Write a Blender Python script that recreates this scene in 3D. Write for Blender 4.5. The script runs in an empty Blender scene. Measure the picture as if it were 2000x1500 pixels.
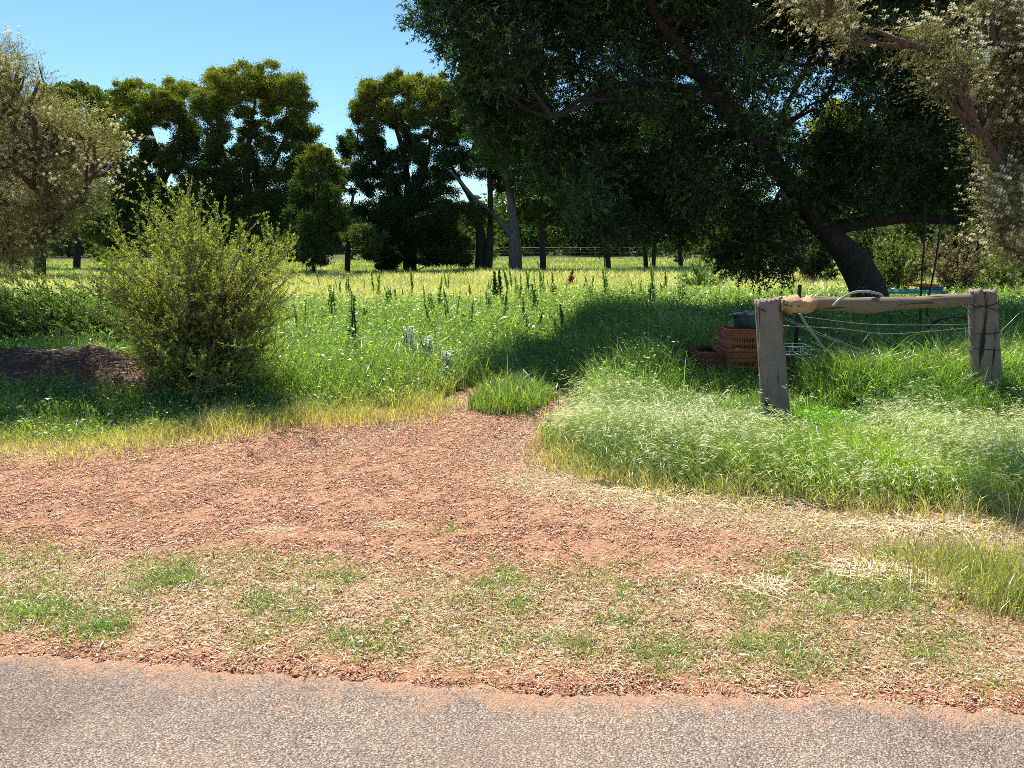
import bpy, math, random
import numpy as np
from mathutils import Vector
rng = np.random.default_rng(7)
random.seed(7)
S = bpy.context.scene
# ------------------------------------------------------------------ camera
F = 1500.0; PITCH = math.atan(275.0/1500.0); EYE = 1.7
cd = bpy.data.cameras.new('camera'); cam = bpy.data.objects.new('camera', cd)
S.collection.objects.link(cam); S.camera = cam
cam.location = (0, 0, EYE); cam.rotation_euler = (math.pi/2-PITCH, 0, 0)
cd.sensor_width = 36.0; cd.lens = 36.0*F/2000.0; cd.clip_start = 0.05; cd.clip_end = 3000
# ------------------------------------------------------------------ light
SUN_EL = math.radians(60); SUN_AZ = math.radians(-22)      # azimuth from +Y, negative = left
w = bpy.data.worlds.new('World'); S.world = w; w.use_nodes = True
nt = w.node_tree; bg = nt.nodes['Background']
sky = nt.nodes.new('ShaderNodeTexSky'); sky.sky_type = 'NISHITA'; sky.sun_disc = False
sky.sun_elevation = SUN_EL; sky.sun_rotation = SUN_AZ
sky.air_density = 1.0; sky.dust_density = 0.0; sky.ozone_density = 1.5
mul = nt.nodes.new('ShaderNodeMix'); mul.data_type = 'RGBA'; mul.blend_type = 'MULTIPLY'; mul.inputs[0].default_value = 1.0; mul.inputs[7].default_value = (0.80, 1.05, 1.14, 1)   # a deep, clean southern sky
nt.links.new(sky.outputs[0], mul.inputs[6]); nt.links.new(mul.outputs[2], bg.inputs[0]); bg.inputs[1].default_value = 0.065
ld = bpy.data.lights.new('sun', 'SUN'); ld.energy = 4.8; ld.angle = math.radians(0.5); ld.color = (1.0, 0.93, 0.80)
sun = bpy.data.objects.new('sun', ld); S.collection.objects.link(sun)
sd = Vector((math.sin(SUN_AZ)*math.cos(SUN_EL), math.cos(SUN_AZ)*math.cos(SUN_EL), math.sin(SUN_EL)))
sun.rotation_euler = sd.to_track_quat('Z', 'Y').to_euler(); sun.location = (0, 0, 30)
S.view_settings.view_transform = 'Standard'; S.view_settings.look = 'None'
S.view_settings.gamma = 1.0; S.view_settings.exposure = 1.1
S.render.resolution_x = 1024; S.render.resolution_y = 768
try:
    S.cycles.use_denoising = False
    S.cycles.max_bounces = 6; S.cycles.diffuse_bounces = 3; S.cycles.glossy_bounces = 2
    S.cycles.transmission_bounces = 4; S.cycles.sample_clamp_indirect = 6; S.cycles.filter_width = 0.85
except Exception: pass

# ------------------------------------------------------------------ pixel <-> place
cp, sp = math.cos(PITCH), math.sin(PITCH)
def ray(px, py):
    u = (np.asarray(px, float)-1000)/F; v = (750-np.asarray(py, float))/F
    return u, cp+v*sp, -sp+v*cp
def topx(P):                             # place -> photo pixel
    x = P[:, 0]; y = P[:, 1]; z = P[:, 2]-EYE; d = y*cp-z*sp; v = y*sp+z*cp
    return 1000+F*x/d, 750-F*v/d
def at(px, py, Y):                       # the place seen at photo pixel px,py at depth Y
    x, y, z = ray(px, py); k = Y/y
    return np.stack([x*k, y*k+0*k, EYE+z*k], -1)
def gnd(px, py, z0=0.0):                 # the same on the ground plane
    x, y, z = ray(px, py); k = (z0-EYE)/z
    return np.stack([x*k, y*k], -1)
def sc(Y): return Y/F                    # metres per photo pixel (near the horizon)
def sm(a, lo, hi):
    t = np.clip((a-lo)/(hi-lo), 0, 1); return t*t*(3-2*t)
_ph = np.random.default_rng(3).uniform(0, 6.28, (24, 3))
def nz(x, y, s=1.0, k=0):                # smooth pseudo-noise about -1..1
    x = x*s; y = y*s; r = 0
    for i in range(6):
        a = _ph[(i+k) % 24]; f = 0.7*1.45**i; th = a[2]+i*1.1
        r = r+np.sin((x*math.cos(th)+y*math.sin(th))*f*2+a[0]+1.5*np.sin((y*math.cos(th)-x*math.sin(th))*f+a[1]))*0.8**i
    return r/2.2
def inpoly(P, poly):
    x, y = P[:, 0], P[:, 1]; n = len(poly); c = np.zeros(len(P), bool); j = n-1
    for i in range(n):
        xi, yi = poly[i]; xj, yj = poly[j]
        m = ((yi > y) != (yj > y)) & (x < (xj-xi)*(y-yi)/(yj-yi+1e-12)+xi); c ^= m; j = i
    return c
def gp(pts): return np.array([gnd(a, b) for a, b in pts])
def H(x, y):                             # height of the land
    x = np.asarray(x, float); y = np.asarray(y, float)
    ys = 7.6-1.1*sm(x, 2.9, 3.7); h = 0.26*sm(y, ys, ys+1.1)*sm(x+0.12*(y-8), 0.75, 2.3)*(1-0.5*sm(y, 13, 26))
    h = h-0.10*np.exp(-((x-0.35-0.06*(y-9))/1.0)**2)*sm(y, 7.8, 9.5)*(1-sm(y, 12, 16))
    m = np.exp(-((x+5.7)/1.75)**4-((y-8.85)/0.68)**2)
    h = h+0.50*m*(1+0.10*nz(x, y, 2.2)+0.05*nz(x, y, 9))
    h = h+0.06*np.exp(-((x+0.02)/0.5)**2-((y-8.0)/0.8)**2)
    h = h+0.02*nz(x, y, 0.5)*sm(y, 4, 8)+0.12*nz(x, y, 0.06, 4)*sm(y, 20, 60)
    return h

# ------------------------------------------------------------------ mesh helpers
def tag(o, label=None, cat=None, group=None, kind=None):
    if label: o['label'] = label
    if cat: o['category'] = cat
    if group: o['group'] = group
    if kind: o['kind'] = kind
    return o
def mesh(name, V, faces, mat, parent=None, col=None, smooth=False, loc=None):
    """faces: (N,k) array or list of such arrays"""
    V = np.asarray(V, np.float32).reshape(-1, 3)
    if loc is not None: V = V-np.asarray(loc, np.float32)
    fl = faces if isinstance(faces, list) else [faces]
    fl = [np.asarray(f, np.int32) for f in fl if len(f)]
    me = bpy.data.meshes.new(name)
    me.vertices.add(len(V)); me.vertices.foreach_set('co', V.ravel())
    loops = np.concatenate([f.ravel() for f in fl])
    tot = np.concatenate([np.full(len(f), f.shape[1], np.int32) for f in fl])
    st = np.concatenate([[0], np.cumsum(tot)[:-1]]).astype(np.int32)
    me.loops.add(len(loops)); me.loops.foreach_set('vertex_index', loops)
    me.polygons.add(len(tot)); me.polygons.foreach_set('loop_start', st)
    me.update(calc_edges=True)
    if smooth: me.polygons.foreach_set('use_smooth', np.ones(len(tot), bool))
    if col is not None:
        c = np.ones((len(V), 4), np.float32); c[:, :3] = col
        a = me.color_attributes.new('tint', 'FLOAT_COLOR', 'POINT'); a.data.foreach_set('color', c.ravel())
    me.materials.append(mat)
    o = bpy.data.objects.new(name, me); S.collection.objects.link(o)
    if loc is not None: o.location = loc
    if parent is not None:
        o.parent = parent
        if loc is None: o.location = -Vector(parent.location)
        else: o.location = Vector(loc)-Vector(parent.location)
    return o
def empty(name, loc, label, cat, group=None):
    o = bpy.data.objects.new(name, None); S.collection.objects.link(o)
    o.location = [float(v) for v in loc]; o.empty_display_size = 0.1
    return tag(o, label, cat, group)
class MB:
    def __init__(s): s.V = []; s.Q = []; s.T = []; s.C = []; s.n = 0
    def add(s, V, Q=(), T=(), col=None):
        V = np.asarray(V, float).reshape(-1, 3)
        if len(Q): s.Q.append(np.asarray(Q, np.int64)+s.n)
        if len(T): s.T.append(np.asarray(T, np.int64)+s.n)
        c = np.ones((len(V), 3)) if col is None else np.broadcast_to(np.asarray(col, float), (len(V), 3))
        s.V.append(V); s.C.append(c); s.n += len(V); return s
    def box(s, c, d, rot=None, col=None):
        x, y, z = [v/2 for v in d]
        V = np.array([[-x,-y,-z],[x,-y,-z],[x,y,-z],[-x,y,-z],[-x,-y,z],[x,-y,z],[x,y,z],[-x,y,z]])
        if rot is not None: V = V@np.asarray(rot).T
        return s.add(V+np.asarray(c), [[0,3,2,1],[4,5,6,7],[0,1,5,4],[1,2,6,5],[2,3,7,6],[3,0,4,7]], col=col)
    def tube(s, P, R, n=8, cap=True, col=None, wob=0.0, seed=0):
        P = np.asarray(P, float); R = np.broadcast_to(np.asarray(R, float), (len(P),))
        T = np.gradient(P, axis=0); T /= np.linalg.norm(T, axis=1, keepdims=True)+1e-9
        ref = np.array([0, 0, 1.0]) if abs(T[:, 2]).mean() < 0.75 else np.array([1.0, 0, 0])
        A = np.cross(T, ref); A /= np.linalg.norm(A, axis=1, keepdims=True)+1e-9; B = np.cross(T, A)
        th = np.arange(n)*2*math.pi/n
        rr = R[:, None]*np.ones(n)
        if wob:
            L = np.arange(len(P))[:, None]
            rr = rr*(1+wob*np.sin(3*th+seed+L*0.23)*0.6+wob*np.sin(5*th+1.7*seed+L*0.4)*0.4+wob*0.5*np.sin(th*2+L*0.9+seed))
        V = P[:, None]+rr[..., None]*(np.cos(th)[None, :, None]*A[:, None]+np.sin(th)[None, :, None]*B[:, None])
        m = len(P); i = np.arange(m-1)[:, None]*n; j = np.arange(n)[None]; k = (j+1) % n
        Q = np.stack([i+j, i+k, i+n+k, i+n+j], -1).reshape(-1, 4)
        V = V.reshape(-1, 3); Tt = []
        if cap:
            V = np.vstack([V, P[0], P[-1]]); a, b = len(V)-2, len(V)-1
            for q in range(n):
                Tt.append([a, (q+1) % n, q]); Tt.append([b, (m-1)*n+q, (m-1)*n+(q+1) % n])
        return s.add(V, Q, Tt, col)
    def build(s, name, mat, parent=None, smooth=False, loc=None, col=True):
        fs = []
        if s.Q: fs.append(np.concatenate(s.Q))
        if s.T: fs.append(np.concatenate(s.T))
        return mesh(name, np.concatenate(s.V), fs, mat, parent, np.concatenate(s.C) if col else None, smooth, loc)
def spline(P, n=24):
    P = np.asarray(P, float); m = len(P)
    Q = np.vstack([2*P[0]-P[1], P, 2*P[-1]-P[-2]]); out = []
    for t in np.linspace(0, m-1-1e-6, n):
        i = int(t); f = t-i; a, b, c, d = Q[i:i+4]
        out.append(0.5*((2*b)+(-a+c)*f+(2*a-5*b+4*c-d)*f*f+(-a+3*b-3*c+d)*f**3))
    return np.array(out)
def unit(v): return v/(np.linalg.norm(v, axis=-1, keepdims=True)+1e-9)
def rdir(n, up=0.0):
    v = rng.normal(size=(n, 3)); v = unit(v); v[:, 2] += up; return unit(v)
def leafquads(C, D, L, W, bend=0.15):
    """one rhombic leaf at each C growing along D"""
    n = len(C); L = np.broadcast_to(L, (n,))[:, None]; W = np.broadcast_to(W, (n,))[:, None]
    s = unit(np.cross(D, rdir(n))); up = np.cross(s, D)
    mid = C+D*L*0.45+up*L*bend
    V = np.stack([C, mid+s*W/2, C+D*L, mid-s*W/2], 1).reshape(-1, 3)
    return V, np.arange(4*n).reshape(n, 4)
def jitcol(c, n, v=0.2, h=0.12, rep=4):
    c = np.asarray(c, float); c = np.broadcast_to(c, (n, 3))
    k = np.exp(rng.normal(0, v, (n, 1))); hh = 1+rng.normal(0, h, (n, 3))*np.array([1, 0.3, 0.8])
    return np.repeat(np.clip(c*k*hh, 0.004, 0.9), rep, 0)
def blades(B, h, wd, az, lean, seg=3, droop=0.25):
    """curved grass blades: B (n,3) roots, h heights, wd widths, az lean azimuth, lean 0..1"""
    n = len(B); t = np.linspace(0, 1, seg+1)
    h = np.broadcast_to(h, (n,)); wd = np.broadcast_to(wd, (n,)); lean = np.broadcast_to(lean, (n,))
    dx, dy = np.cos(az), np.sin(az)
    fa = rng.uniform(0, math.pi, n); sx, sy = np.cos(fa), np.sin(fa)
    V = np.empty((n, seg+1, 2, 3))
    for i, u in enumerate(t):
        hor = h*lean*(u**1.9); z = h*(u-lean*droop*u**3*1.5)
        ww = wd*(1-u**2.2)*0.5+0.0004
        cx = B[:, 0]+dx*hor; cy = B[:, 1]+dy*hor; cz = B[:, 2]+z
        V[:, i, 0] = np.stack([cx-sx*ww, cy-sy*ww, cz], -1); V[:, i, 1] = np.stack([cx+sx*ww, cy+sy*ww, cz], -1)
    k = 2*(seg+1); b = np.arange(n)[:, None, None]*k; s = np.arange(seg)[None, :, None]*2
    Q = (b+s+np.array([0, 1, 3, 2])[None, None]).reshape(-1, 4)
    tip = V[:, -1].mean(1)
    return V.reshape(-1, 3), Q, tip
def bladecol(base, top, n, seg=3, v=0.18, h=0.1):
    """colour changes up the blade, as straw-coloured stems turn into green leaf"""
    k = np.exp(rng.normal(0, v, (n, 1, 1))); hh = 1+rng.normal(0, h, (n, 1, 3))*np.array([1, .3, .8])
    t = np.linspace(0, 1, seg+1)[None, :, None, None]
    base = np.broadcast_to(np.asarray(base, float), (n, 3))[:, None, None]; top = np.broadcast_to(np.asarray(top, float), (n, 3))[:, None, None]
    c = (base*(1-t)+top*t)*np.ones((n, seg+1, 2, 3))*k[..., None]*hh[:, :, None]
    return np.clip(c, 0.004, 0.9).reshape(-1, 3)

# ------------------------------------------------------------------ materials
class NT:
    def __init__(s, name):
        s.m = bpy.data.materials.new(name); s.m.use_nodes = True; s.t = s.m.node_tree; s.t.nodes.clear()
        s.out = s.n('OutputMaterial')
    def n(s, t, **k):
        o = s.t.nodes.new('ShaderNode'+t)
        for a, b in k.items():
            if a.startswith('i_'):
                q = a[2:]; o.inputs[int(q) if q.isdigit() else q.replace('_', ' ')].default_value = b
            else: setattr(o, a, b)
        return o
    def l(s, a, b): s.t.links.new(a, b)
    def coord(s): return s.n('NewGeometry').outputs['Position']
    def noise(s, scale, detail=3, rough=0.55, vec=None):
        o = s.n('TexNoise', i_Scale=scale, i_Detail=detail, i_Roughness=rough); s.l(vec or s.coord(), o.inputs['Vector']); return o.outputs['Fac']
    def ramp(s, fac, pts):
        o = s.n('ValToRGB'); e = o.color_ramp.elements
        while len(e) < len(pts): e.new(0.5)
        for i, (p, c) in enumerate(pts):
            e[i].position = p; e[i].color = (*c, 1) if len(c) == 3 else c
        s.l(fac, o.inputs[0]); return o.outputs[0]
    def mixc(s, f, a, b, mode='MIX'):
        o = s.n('Mix', data_type='RGBA', blend_type=mode)
        for v, i in ((f, 0), (a, 6), (b, 7)):
            if hasattr(v, 'is_linked'): s.l(v, o.inputs[i])
            else: o.inputs[i].default_value = v if i == 0 else (*v, 1)
        return o.outputs[2]
    def math(s, op, a, b=None, clamp=False):
        o = s.n('Math', operation=op, use_clamp=clamp)
        for v, i in ((a, 0), (b, 1)):
            if v is None: continue
            if hasattr(v, 'is_linked'): s.l(v, o.inputs[i])
            else: o.inputs[i].default_value = v
        return o.outputs[0]
    def bump(s, h, dist, strength=1.0):
        o = s.n('Bump', i_Strength=strength, i_Distance=dist); s.l(h, o.inputs['Height']); return o.outputs[0]
    def bsdf(s, col, rough=0.9, nrm=None, spec=0.3, metal=0.0):
        o = s.n('BsdfPrincipled', i_Roughness=rough, i_Metallic=metal); o.inputs['Specular IOR Level'].default_value = spec
        if hasattr(col, 'is_linked'): s.l(col, o.inputs['Base Color'])
        else: o.inputs['Base Color'].default_value = (*col, 1)
        if nrm is not None: s.l(nrm, o.inputs['Normal'])
        s.l(o.outputs[0], s.out.inputs[0]); return s.m
    def attr(s, n='tint'): return s.n('Attribute', attribute_name=n).outputs['Color']
def leaf_mat(name, trans=0.4, gloss=0.06, rough=0.4, tmul=(1.25, 1.35, 0.5)):
    t = NT(name); c = t.attr()
    d = t.n('BsdfDiffuse'); t.l(c, d.inputs[0])
    tr = t.n('BsdfTranslucent'); t.l(t.mixc(1.0, c, tmul, 'MULTIPLY'), tr.inputs[0])
    m1 = t.n('MixShader', i_0=trans); t.l(d.outputs[0], m1.inputs[1]); t.l(tr.outputs[0], m1.inputs[2])
    g = t.n('BsdfGlossy', i_Roughness=rough); g.inputs[0].default_value = (1, 1, 1, 1)
    m2 = t.n('MixShader', i_0=gloss); t.l(m1.outputs[0], m2.inputs[1]); t.l(g.outputs[0], m2.inputs[2])
    t.l(m2.outputs[0], t.out.inputs[0]); return t.m
M = {}
M['leaf'] = leaf_mat('leaf', 0.35, 0.03, 0.42, (1.3, 1.5, 0.5))
M['far_leaf'] = leaf_mat('far_leaf', 0.28, 0.0, 0.5, (1.15, 1.45, 0.45))
M['needle'] = leaf_mat('needle_leaf', 0.35, 0.03, 0.5, (1.3, 1.35, 0.5))
M['grass'] = leaf_mat('grass_blade', 0.55, 0.06, 0.33, (1.2, 1.3, 0.55))
M['seed'] = leaf_mat('seed_head', 0.45, 0.04, 0.45, (1.1, 1.1, 0.8))
M['straw'] = leaf_mat('straw', 0.2, 0.04, 0.5, (1, 1, 0.8))
M['petal'] = leaf_mat('petal', 0.35, 0.0, 0.5, (1, 1, 0.9))
def bark(name, a, b, scale=6, st=0.25):
    t = NT(name); mp = t.n('Mapping'); mp.inputs['Scale'].default_value = (1, 1, st); t.l(t.coord(), mp.inputs[0])
    f = t.noise(scale*4, 5, 0.65, mp.outputs[0]); c = t.ramp(f, [(0.3, a), (0.7, b)])
    t.bsdf(c, 0.9, t.bump(f, 0.03)); return t.m
M['bark'] = bark('dark_bark', (0.018, 0.015, 0.015), (0.07, 0.055, 0.05))
M['grey_bark'] = bark('grey_bark', (0.05, 0.045, 0.04), (0.24, 0.21, 0.19), 5, 0.15)
M['twig'] = bark('twig_bark', (0.05, 0.035, 0.025), (0.16, 0.11, 0.08), 10, 0.3)
def wood(name, a, b, c_, axis, yellow=0.0):
    t = NT(name); tc = t.n('TexCoord').outputs['Object']; mp = t.n('Mapping'); s = [1, 1, 1]; s[axis] = 0.05
    mp.inputs['Scale'].default_value = s; t.l(tc, mp.inputs[0])
    fine = t.noise(60, 4, 0.6, mp.outputs[0]); big = t.noise(5, 3, 0.5, tc)
    crk = t.noise(22, 2, 0.5, mp.outputs[0])
    crack = t.ramp(crk, [(0.31, (0, 0, 0)), (0.37, (1, 1, 1))])
    col = t.mixc(fine, a, b); col = t.mixc(t.ramp(big, [(0.4, (0, 0, 0)), (0.7, (1, 1, 1))]), col, c_)
    col = t.mixc(crack, (0.025, 0.02, 0.017), col)
    hgt = t.math('ADD', t.math('MULTIPLY', fine, 0.35), crack)
    t.bsdf(col, 0.85, t.bump(hgt, 0.009)); return t.m
M['post_wood'] = wood('weathered_post_wood', (0.10, 0.078, 0.064), (0.30, 0.24, 0.20), (0.24, 0.195, 0.165), 2)
M['rail_wood'] = wood('weathered_rail_wood', (0.09, 0.07, 0.055), (0.30, 0.24, 0.19), (0.22, 0.16, 0.11), 0)
M['rail_pale'] = wood('pale_dead_wood', (0.22, 0.17, 0.13), (0.58, 0.49, 0.40), (0.40, 0.31, 0.24), 0)
M['split_wood'] = wood('fresh_split_wood', (0.30, 0.18, 0.09), (0.60, 0.43, 0.26), (0.40, 0.25, 0.14), 0)
def plastic(name, c, rough=0.45):
    t = NT(name); f = t.noise(14, 4); col = t.mixc(t.ramp(f, [(0.4, (0, 0, 0)), (0.75, (1, 1, 1))]), c, tuple(v*0.55+0.05 for v in c))
    t.bsdf(col, rough); return t.m
M['crate'] = plastic('orange_brown_plastic', (0.27, 0.085, 0.03), 0.6)
M['crate_dark'] = plastic('dark_brown_plastic', (0.13, 0.04, 0.022), 0.6)
M['tub'] = plastic('dark_green_plastic', (0.012, 0.05, 0.06), 0.4)
M['teal'] = plastic('faded_teal_paint', (0.10, 0.42, 0.42), 0.5)
M['blue'] = plastic('blue_paint', (0.06, 0.19, 0.28), 0.5)
M['orange'] = plastic('orange_paint', (0.75, 0.16, 0.04), 0.5)
M['cream'] = plastic('cream_plastic', (0.75, 0.6, 0.42), 0.5)
M['white'] = plastic('white_plastic', (0.75, 0.75, 0.72), 0.5)
M['rubber'] = plastic('black_rubber', (0.012, 0.012, 0.014), 0.5)
M['grey_pipe'] = plastic('grey_pipe', (0.33, 0.34, 0.36), 0.35)
M['rust'] = plastic('dark_rusty_steel', (0.05, 0.03, 0.024), 0.75)
t = NT('galvanised_wire'); M['wire'] = t.bsdf((0.26, 0.24, 0.22), 0.6, metal=0.4)
# ground
def ground_mat():
    t = NT('ground_soil'); P = t.coord(); z = t.attr('zone'); sep = t.n('SeparateColor'); t.l(z, sep.inputs[0])
    n1 = t.noise(9, 5, 0.65, P); n2 = t.noise(140, 3, 0.7, P); n3 = t.noise(1.3, 4, 0.6, P); n4 = t.noise(45, 4, 0.7, P)
    red = t.mixc(t.ramp(n4, [(0.35, (0, 0, 0)), (0.65, (1, 1, 1))]), (0.27, 0.125, 0.075), (0.55, 0.31, 0.195))
    red = t.mixc(t.ramp(n3, [(0.5, (0, 0, 0)), (0.75, (.7, .7, .7))]), red, (0.46, 0.27, 0.175))
    straw = t.mixc(t.ramp(n4, [(0.3, (0, 0, 0)), (0.7, (1, 1, 1))]), (0.26, 0.17, 0.10), (0.55, 0.40, 0.25))
    f = t.math('ADD', sep.outputs[1], t.math('MULTIPLY', t.math('SUBTRACT', n1, 0.5), 1.6))
    col = t.mixc(t.ramp(f, [(0.35, (0, 0, 0)), (0.65, (1, 1, 1))]), red, straw)
    dirt = t.mixc(n4, (0.30, 0.18, 0.12), (0.50, 0.33, 0.235))
    col = t.mixc(t.ramp(sep.outputs[2], [(0.3, (0, 0, 0)), (0.7, (1, 1, 1))]), col, dirt)
    soil = t.mixc(n4, (0.05, 0.055, 0.02), (0.13, 0.12, 0.05))
    f2 = t.math('ADD', sep.outputs[0], t.math('MULTIPLY', t.math('SUBTRACT', n1, 0.5), 0.8))
    col = t.mixc(t.ramp(f2, [(0.4, (0, 0, 0)), (0.6, (1, 1, 1))]), col, soil)
    vo = t.n('TexVoronoi', i_Scale=75); t.l(P, vo.inputs['Vector'])
    h = t.math('ADD', t.math('MULTIPLY', n4, 1.2), t.math('MULTIPLY', vo.outputs['Distance'], -0.5)); h = t.math('ADD', h, t.math('MULTIPLY', n2, 0.4))
    al = t.n('Attribute', attribute_name='zone').outputs['Alpha']; col = t.mixc(al, t.mixc(n4, (0.035, 0.022, 0.017), (0.16, 0.10, 0.072)), col)
    return t.bsdf(col, 0.95, t.bump(h, 0.02, 1.0), 0.15)
def road_mat():
    t = NT('chip_seal'); P = t.coord(); z = t.attr('zone'); sep = t.n('SeparateColor'); t.l(z, sep.inputs[0])
    wp = t.n('VectorMath', operation='ADD'); nn = t.n('TexNoise', i_Scale=60, i_Detail=2); t.l(P, nn.inputs['Vector']); sc_ = t.n('VectorMath', operation='SCALE'); sc_.inputs['Scale'].default_value = .012; t.l(nn.outputs['Color'], sc_.inputs[0]); t.l(P, wp.inputs[0]); t.l(sc_.outputs[0], wp.inputs[1])
    vo = t.n('TexVoronoi', i_Scale=135, i_Randomness=1.0); t.l(wp.outputs[0], vo.inputs['Vector'])
    big = t.noise(0.8, 4, 0.6, P); mid = t.noise(30, 3, 0.6, P)
    chip = t.ramp(vo.outputs['Color'], [(0.0, (0.13, 0.10, 0.08)), (0.45, (0.315, 0.255, 0.21)), (1.0, (0.58, 0.48, 0.40))])
    gap = t.ramp(vo.outputs['Distance'], [(0.35, (0, 0, 0)), (0.8, (1, 1, 1))])
    col = t.mixc(gap, chip, (0.12, 0.082, 0.066))
    col = t.mixc(t.ramp(big, [(0.45, (0, 0, 0)), (0.75, (0.55, 0.55, 0.55))]), col, (0.30, 0.215, 0.165))
    wear = t.ramp(t.noise(0.55, 5, 0.7, P), [(0.36, (0.70, 0.71, 0.73)), (0.52, (1.0, 1.0, 1.0)), (0.66, (1.18, 1.10, 1.02))]); col = t.mixc(1.0, col, wear, 'MULTIPLY')
    e = t.math('ADD', sep.outputs[0], t.math('MULTIPLY', t.math('SUBTRACT', mid, 0.5), 1.3)); e = t.math('ADD', e, t.math('MULTIPLY', t.math('SUBTRACT', t.noise(6, 4, 0.65, P), 0.5), 1.6))
    col = t.mixc(t.ramp(e, [(0.42, (0, 0, 0)), (0.8, (0.95, 0.95, 0.95))]), col, t.mixc(t.noise(90, 3, 0.7, P), (0.20, 0.10, 0.06), (0.52, 0.33, 0.22)))
    return t.bsdf(col, 0.8, t.bump(t.math('SUBTRACT', t.math('MULTIPLY', mid, 0.3), vo.outputs['Distance']), 0.007, 1.0), 0.2)
def stone_mat():
    t = NT('stone'); return t.bsdf(t.attr(), 0.85, spec=0.3)
M['stone'] = stone_mat()
# ------------------------------------------------------------------ zones on the ground
road_edge = gp([(-900, 1225), (-300, 1255), (0, 1277), (250, 1290), (500, 1306), (750, 1326), (1000, 1345), (1300, 1354), (1600, 1366), (2000, 1388), (2400, 1408), (3200, 1450)])
L_edge = [(-900, 880), (-300, 880), (0, 872), (150, 868), (300, 850), (420, 832), (560, 815), (700, 806), (800, 796), (860, 780), (905, 760), (935, 720)]
R_edge = [(1150, 700), (1150, 772), (1100, 815), (1070, 860), (1090, 905), (1160, 940), (1290, 962), (1450, 978), (1600, 992), (1750, 1000), (2000, 1015), (2400, 1040), (3200, 1080)]
far_poly = gp([(935, 745), (1150, 745), (1600, 700), (3200, 760), (3200, 478), (-1500, 478), (-1500, 760), (700, 760)])
left_poly = gp(L_edge+[(935, 560), (-1500, 560), (-1500, 880)])
right_poly = gp(R_edge+[(3200, 640), (1150, 600)])
isl = np.array([gnd(1003, 790)])[0]
def in_island(P): return ((P[:, 0]-isl[0])/0.54)**2+((P[:, 1]-isl[1])/0.62)**2 < 1+0.25*nz(P[:, 0], P[:, 1], 3)
def in_grass(P):
    P2 = P+0.13*np.stack([nz(P[:, 0], P[:, 1], 3, 2), nz(P[:, 0], P[:, 1], 3, 7)], -1)+0.05*np.stack([nz(P[:, 0], P[:, 1], 13, 2), nz(P[:, 0], P[:, 1], 13, 7)], -1)
    ok = ~((np.minimum(seg_dist(P, track_l), seg_dist(P, track_r)) < .15+.04*nz(P[:, 0], P[:, 1], 6)) & (P[:, 1] < 8.35))
    return ok & (inpoly(P2, left_poly) | inpoly(P2, right_poly) | inpoly(P2, far_poly) | in_island(P))
def road_y(x): return np.interp(x, road_edge[:, 0], road_edge[:, 1])
straw_line = gp([(1080, 935), (1300, 975), (1500, 995), (1750, 1020), (2000, 1045), (2500, 1090)])
def seg_dist(P, L):
    d = np.full(len(P), 1e9)
    for a, b in zip(L[:-1], L[1:]):
        ab = b-a; t = np.clip(((P-a)@ab)/(ab@ab), 0, 1); d = np.minimum(d, np.linalg.norm(P-a-t[:, None]*ab, axis=1))
    return d
heaps = gp([(528, 1036), (765, 1027)])
def strawness(P):
    s = np.exp(-(seg_dist(P, straw_line)/0.36)**2)*1.35
    yb = road_y(P[:, 0])
    s = s+0.55*sm(P[:, 1], yb-0.02, yb+0.22+.1*nz(P[:, 0], P[:, 1], 2))*(1-sm(P[:, 1], yb+0.85, yb+1.35))
    s = s+0.45*sm(P[:, 0], 0.3, 2.2)*(1-sm(P[:, 1], 5.2, 6))*sm(P[:, 1], 3.3, 3.9)
    s = s+0.6*np.exp(-(seg_dist(P, gp([(-300, 900), (0, 890), (300, 868), (450, 850)]))/0.22)**2)
    s = s+0.25*np.exp(-((P[:, 0]-0.1)/0.6)**2)*sm(P[:, 1], 5.2, 6.2)
    for h in heaps: s = s+1.2*np.exp(-(((P[:, 0]-h[0])/0.16)**2+((P[:, 1]-h[1])/0.07)**2)**2)
    return s
track_l = gp([(300, 985), (540, 905), (700, 850), (820, 805), (900, 790), (960, 760)])
track_r = gp([(700, 1060), (850, 960), (980, 870), (1050, 825), (1110, 788), (1140, 770)])
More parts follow.
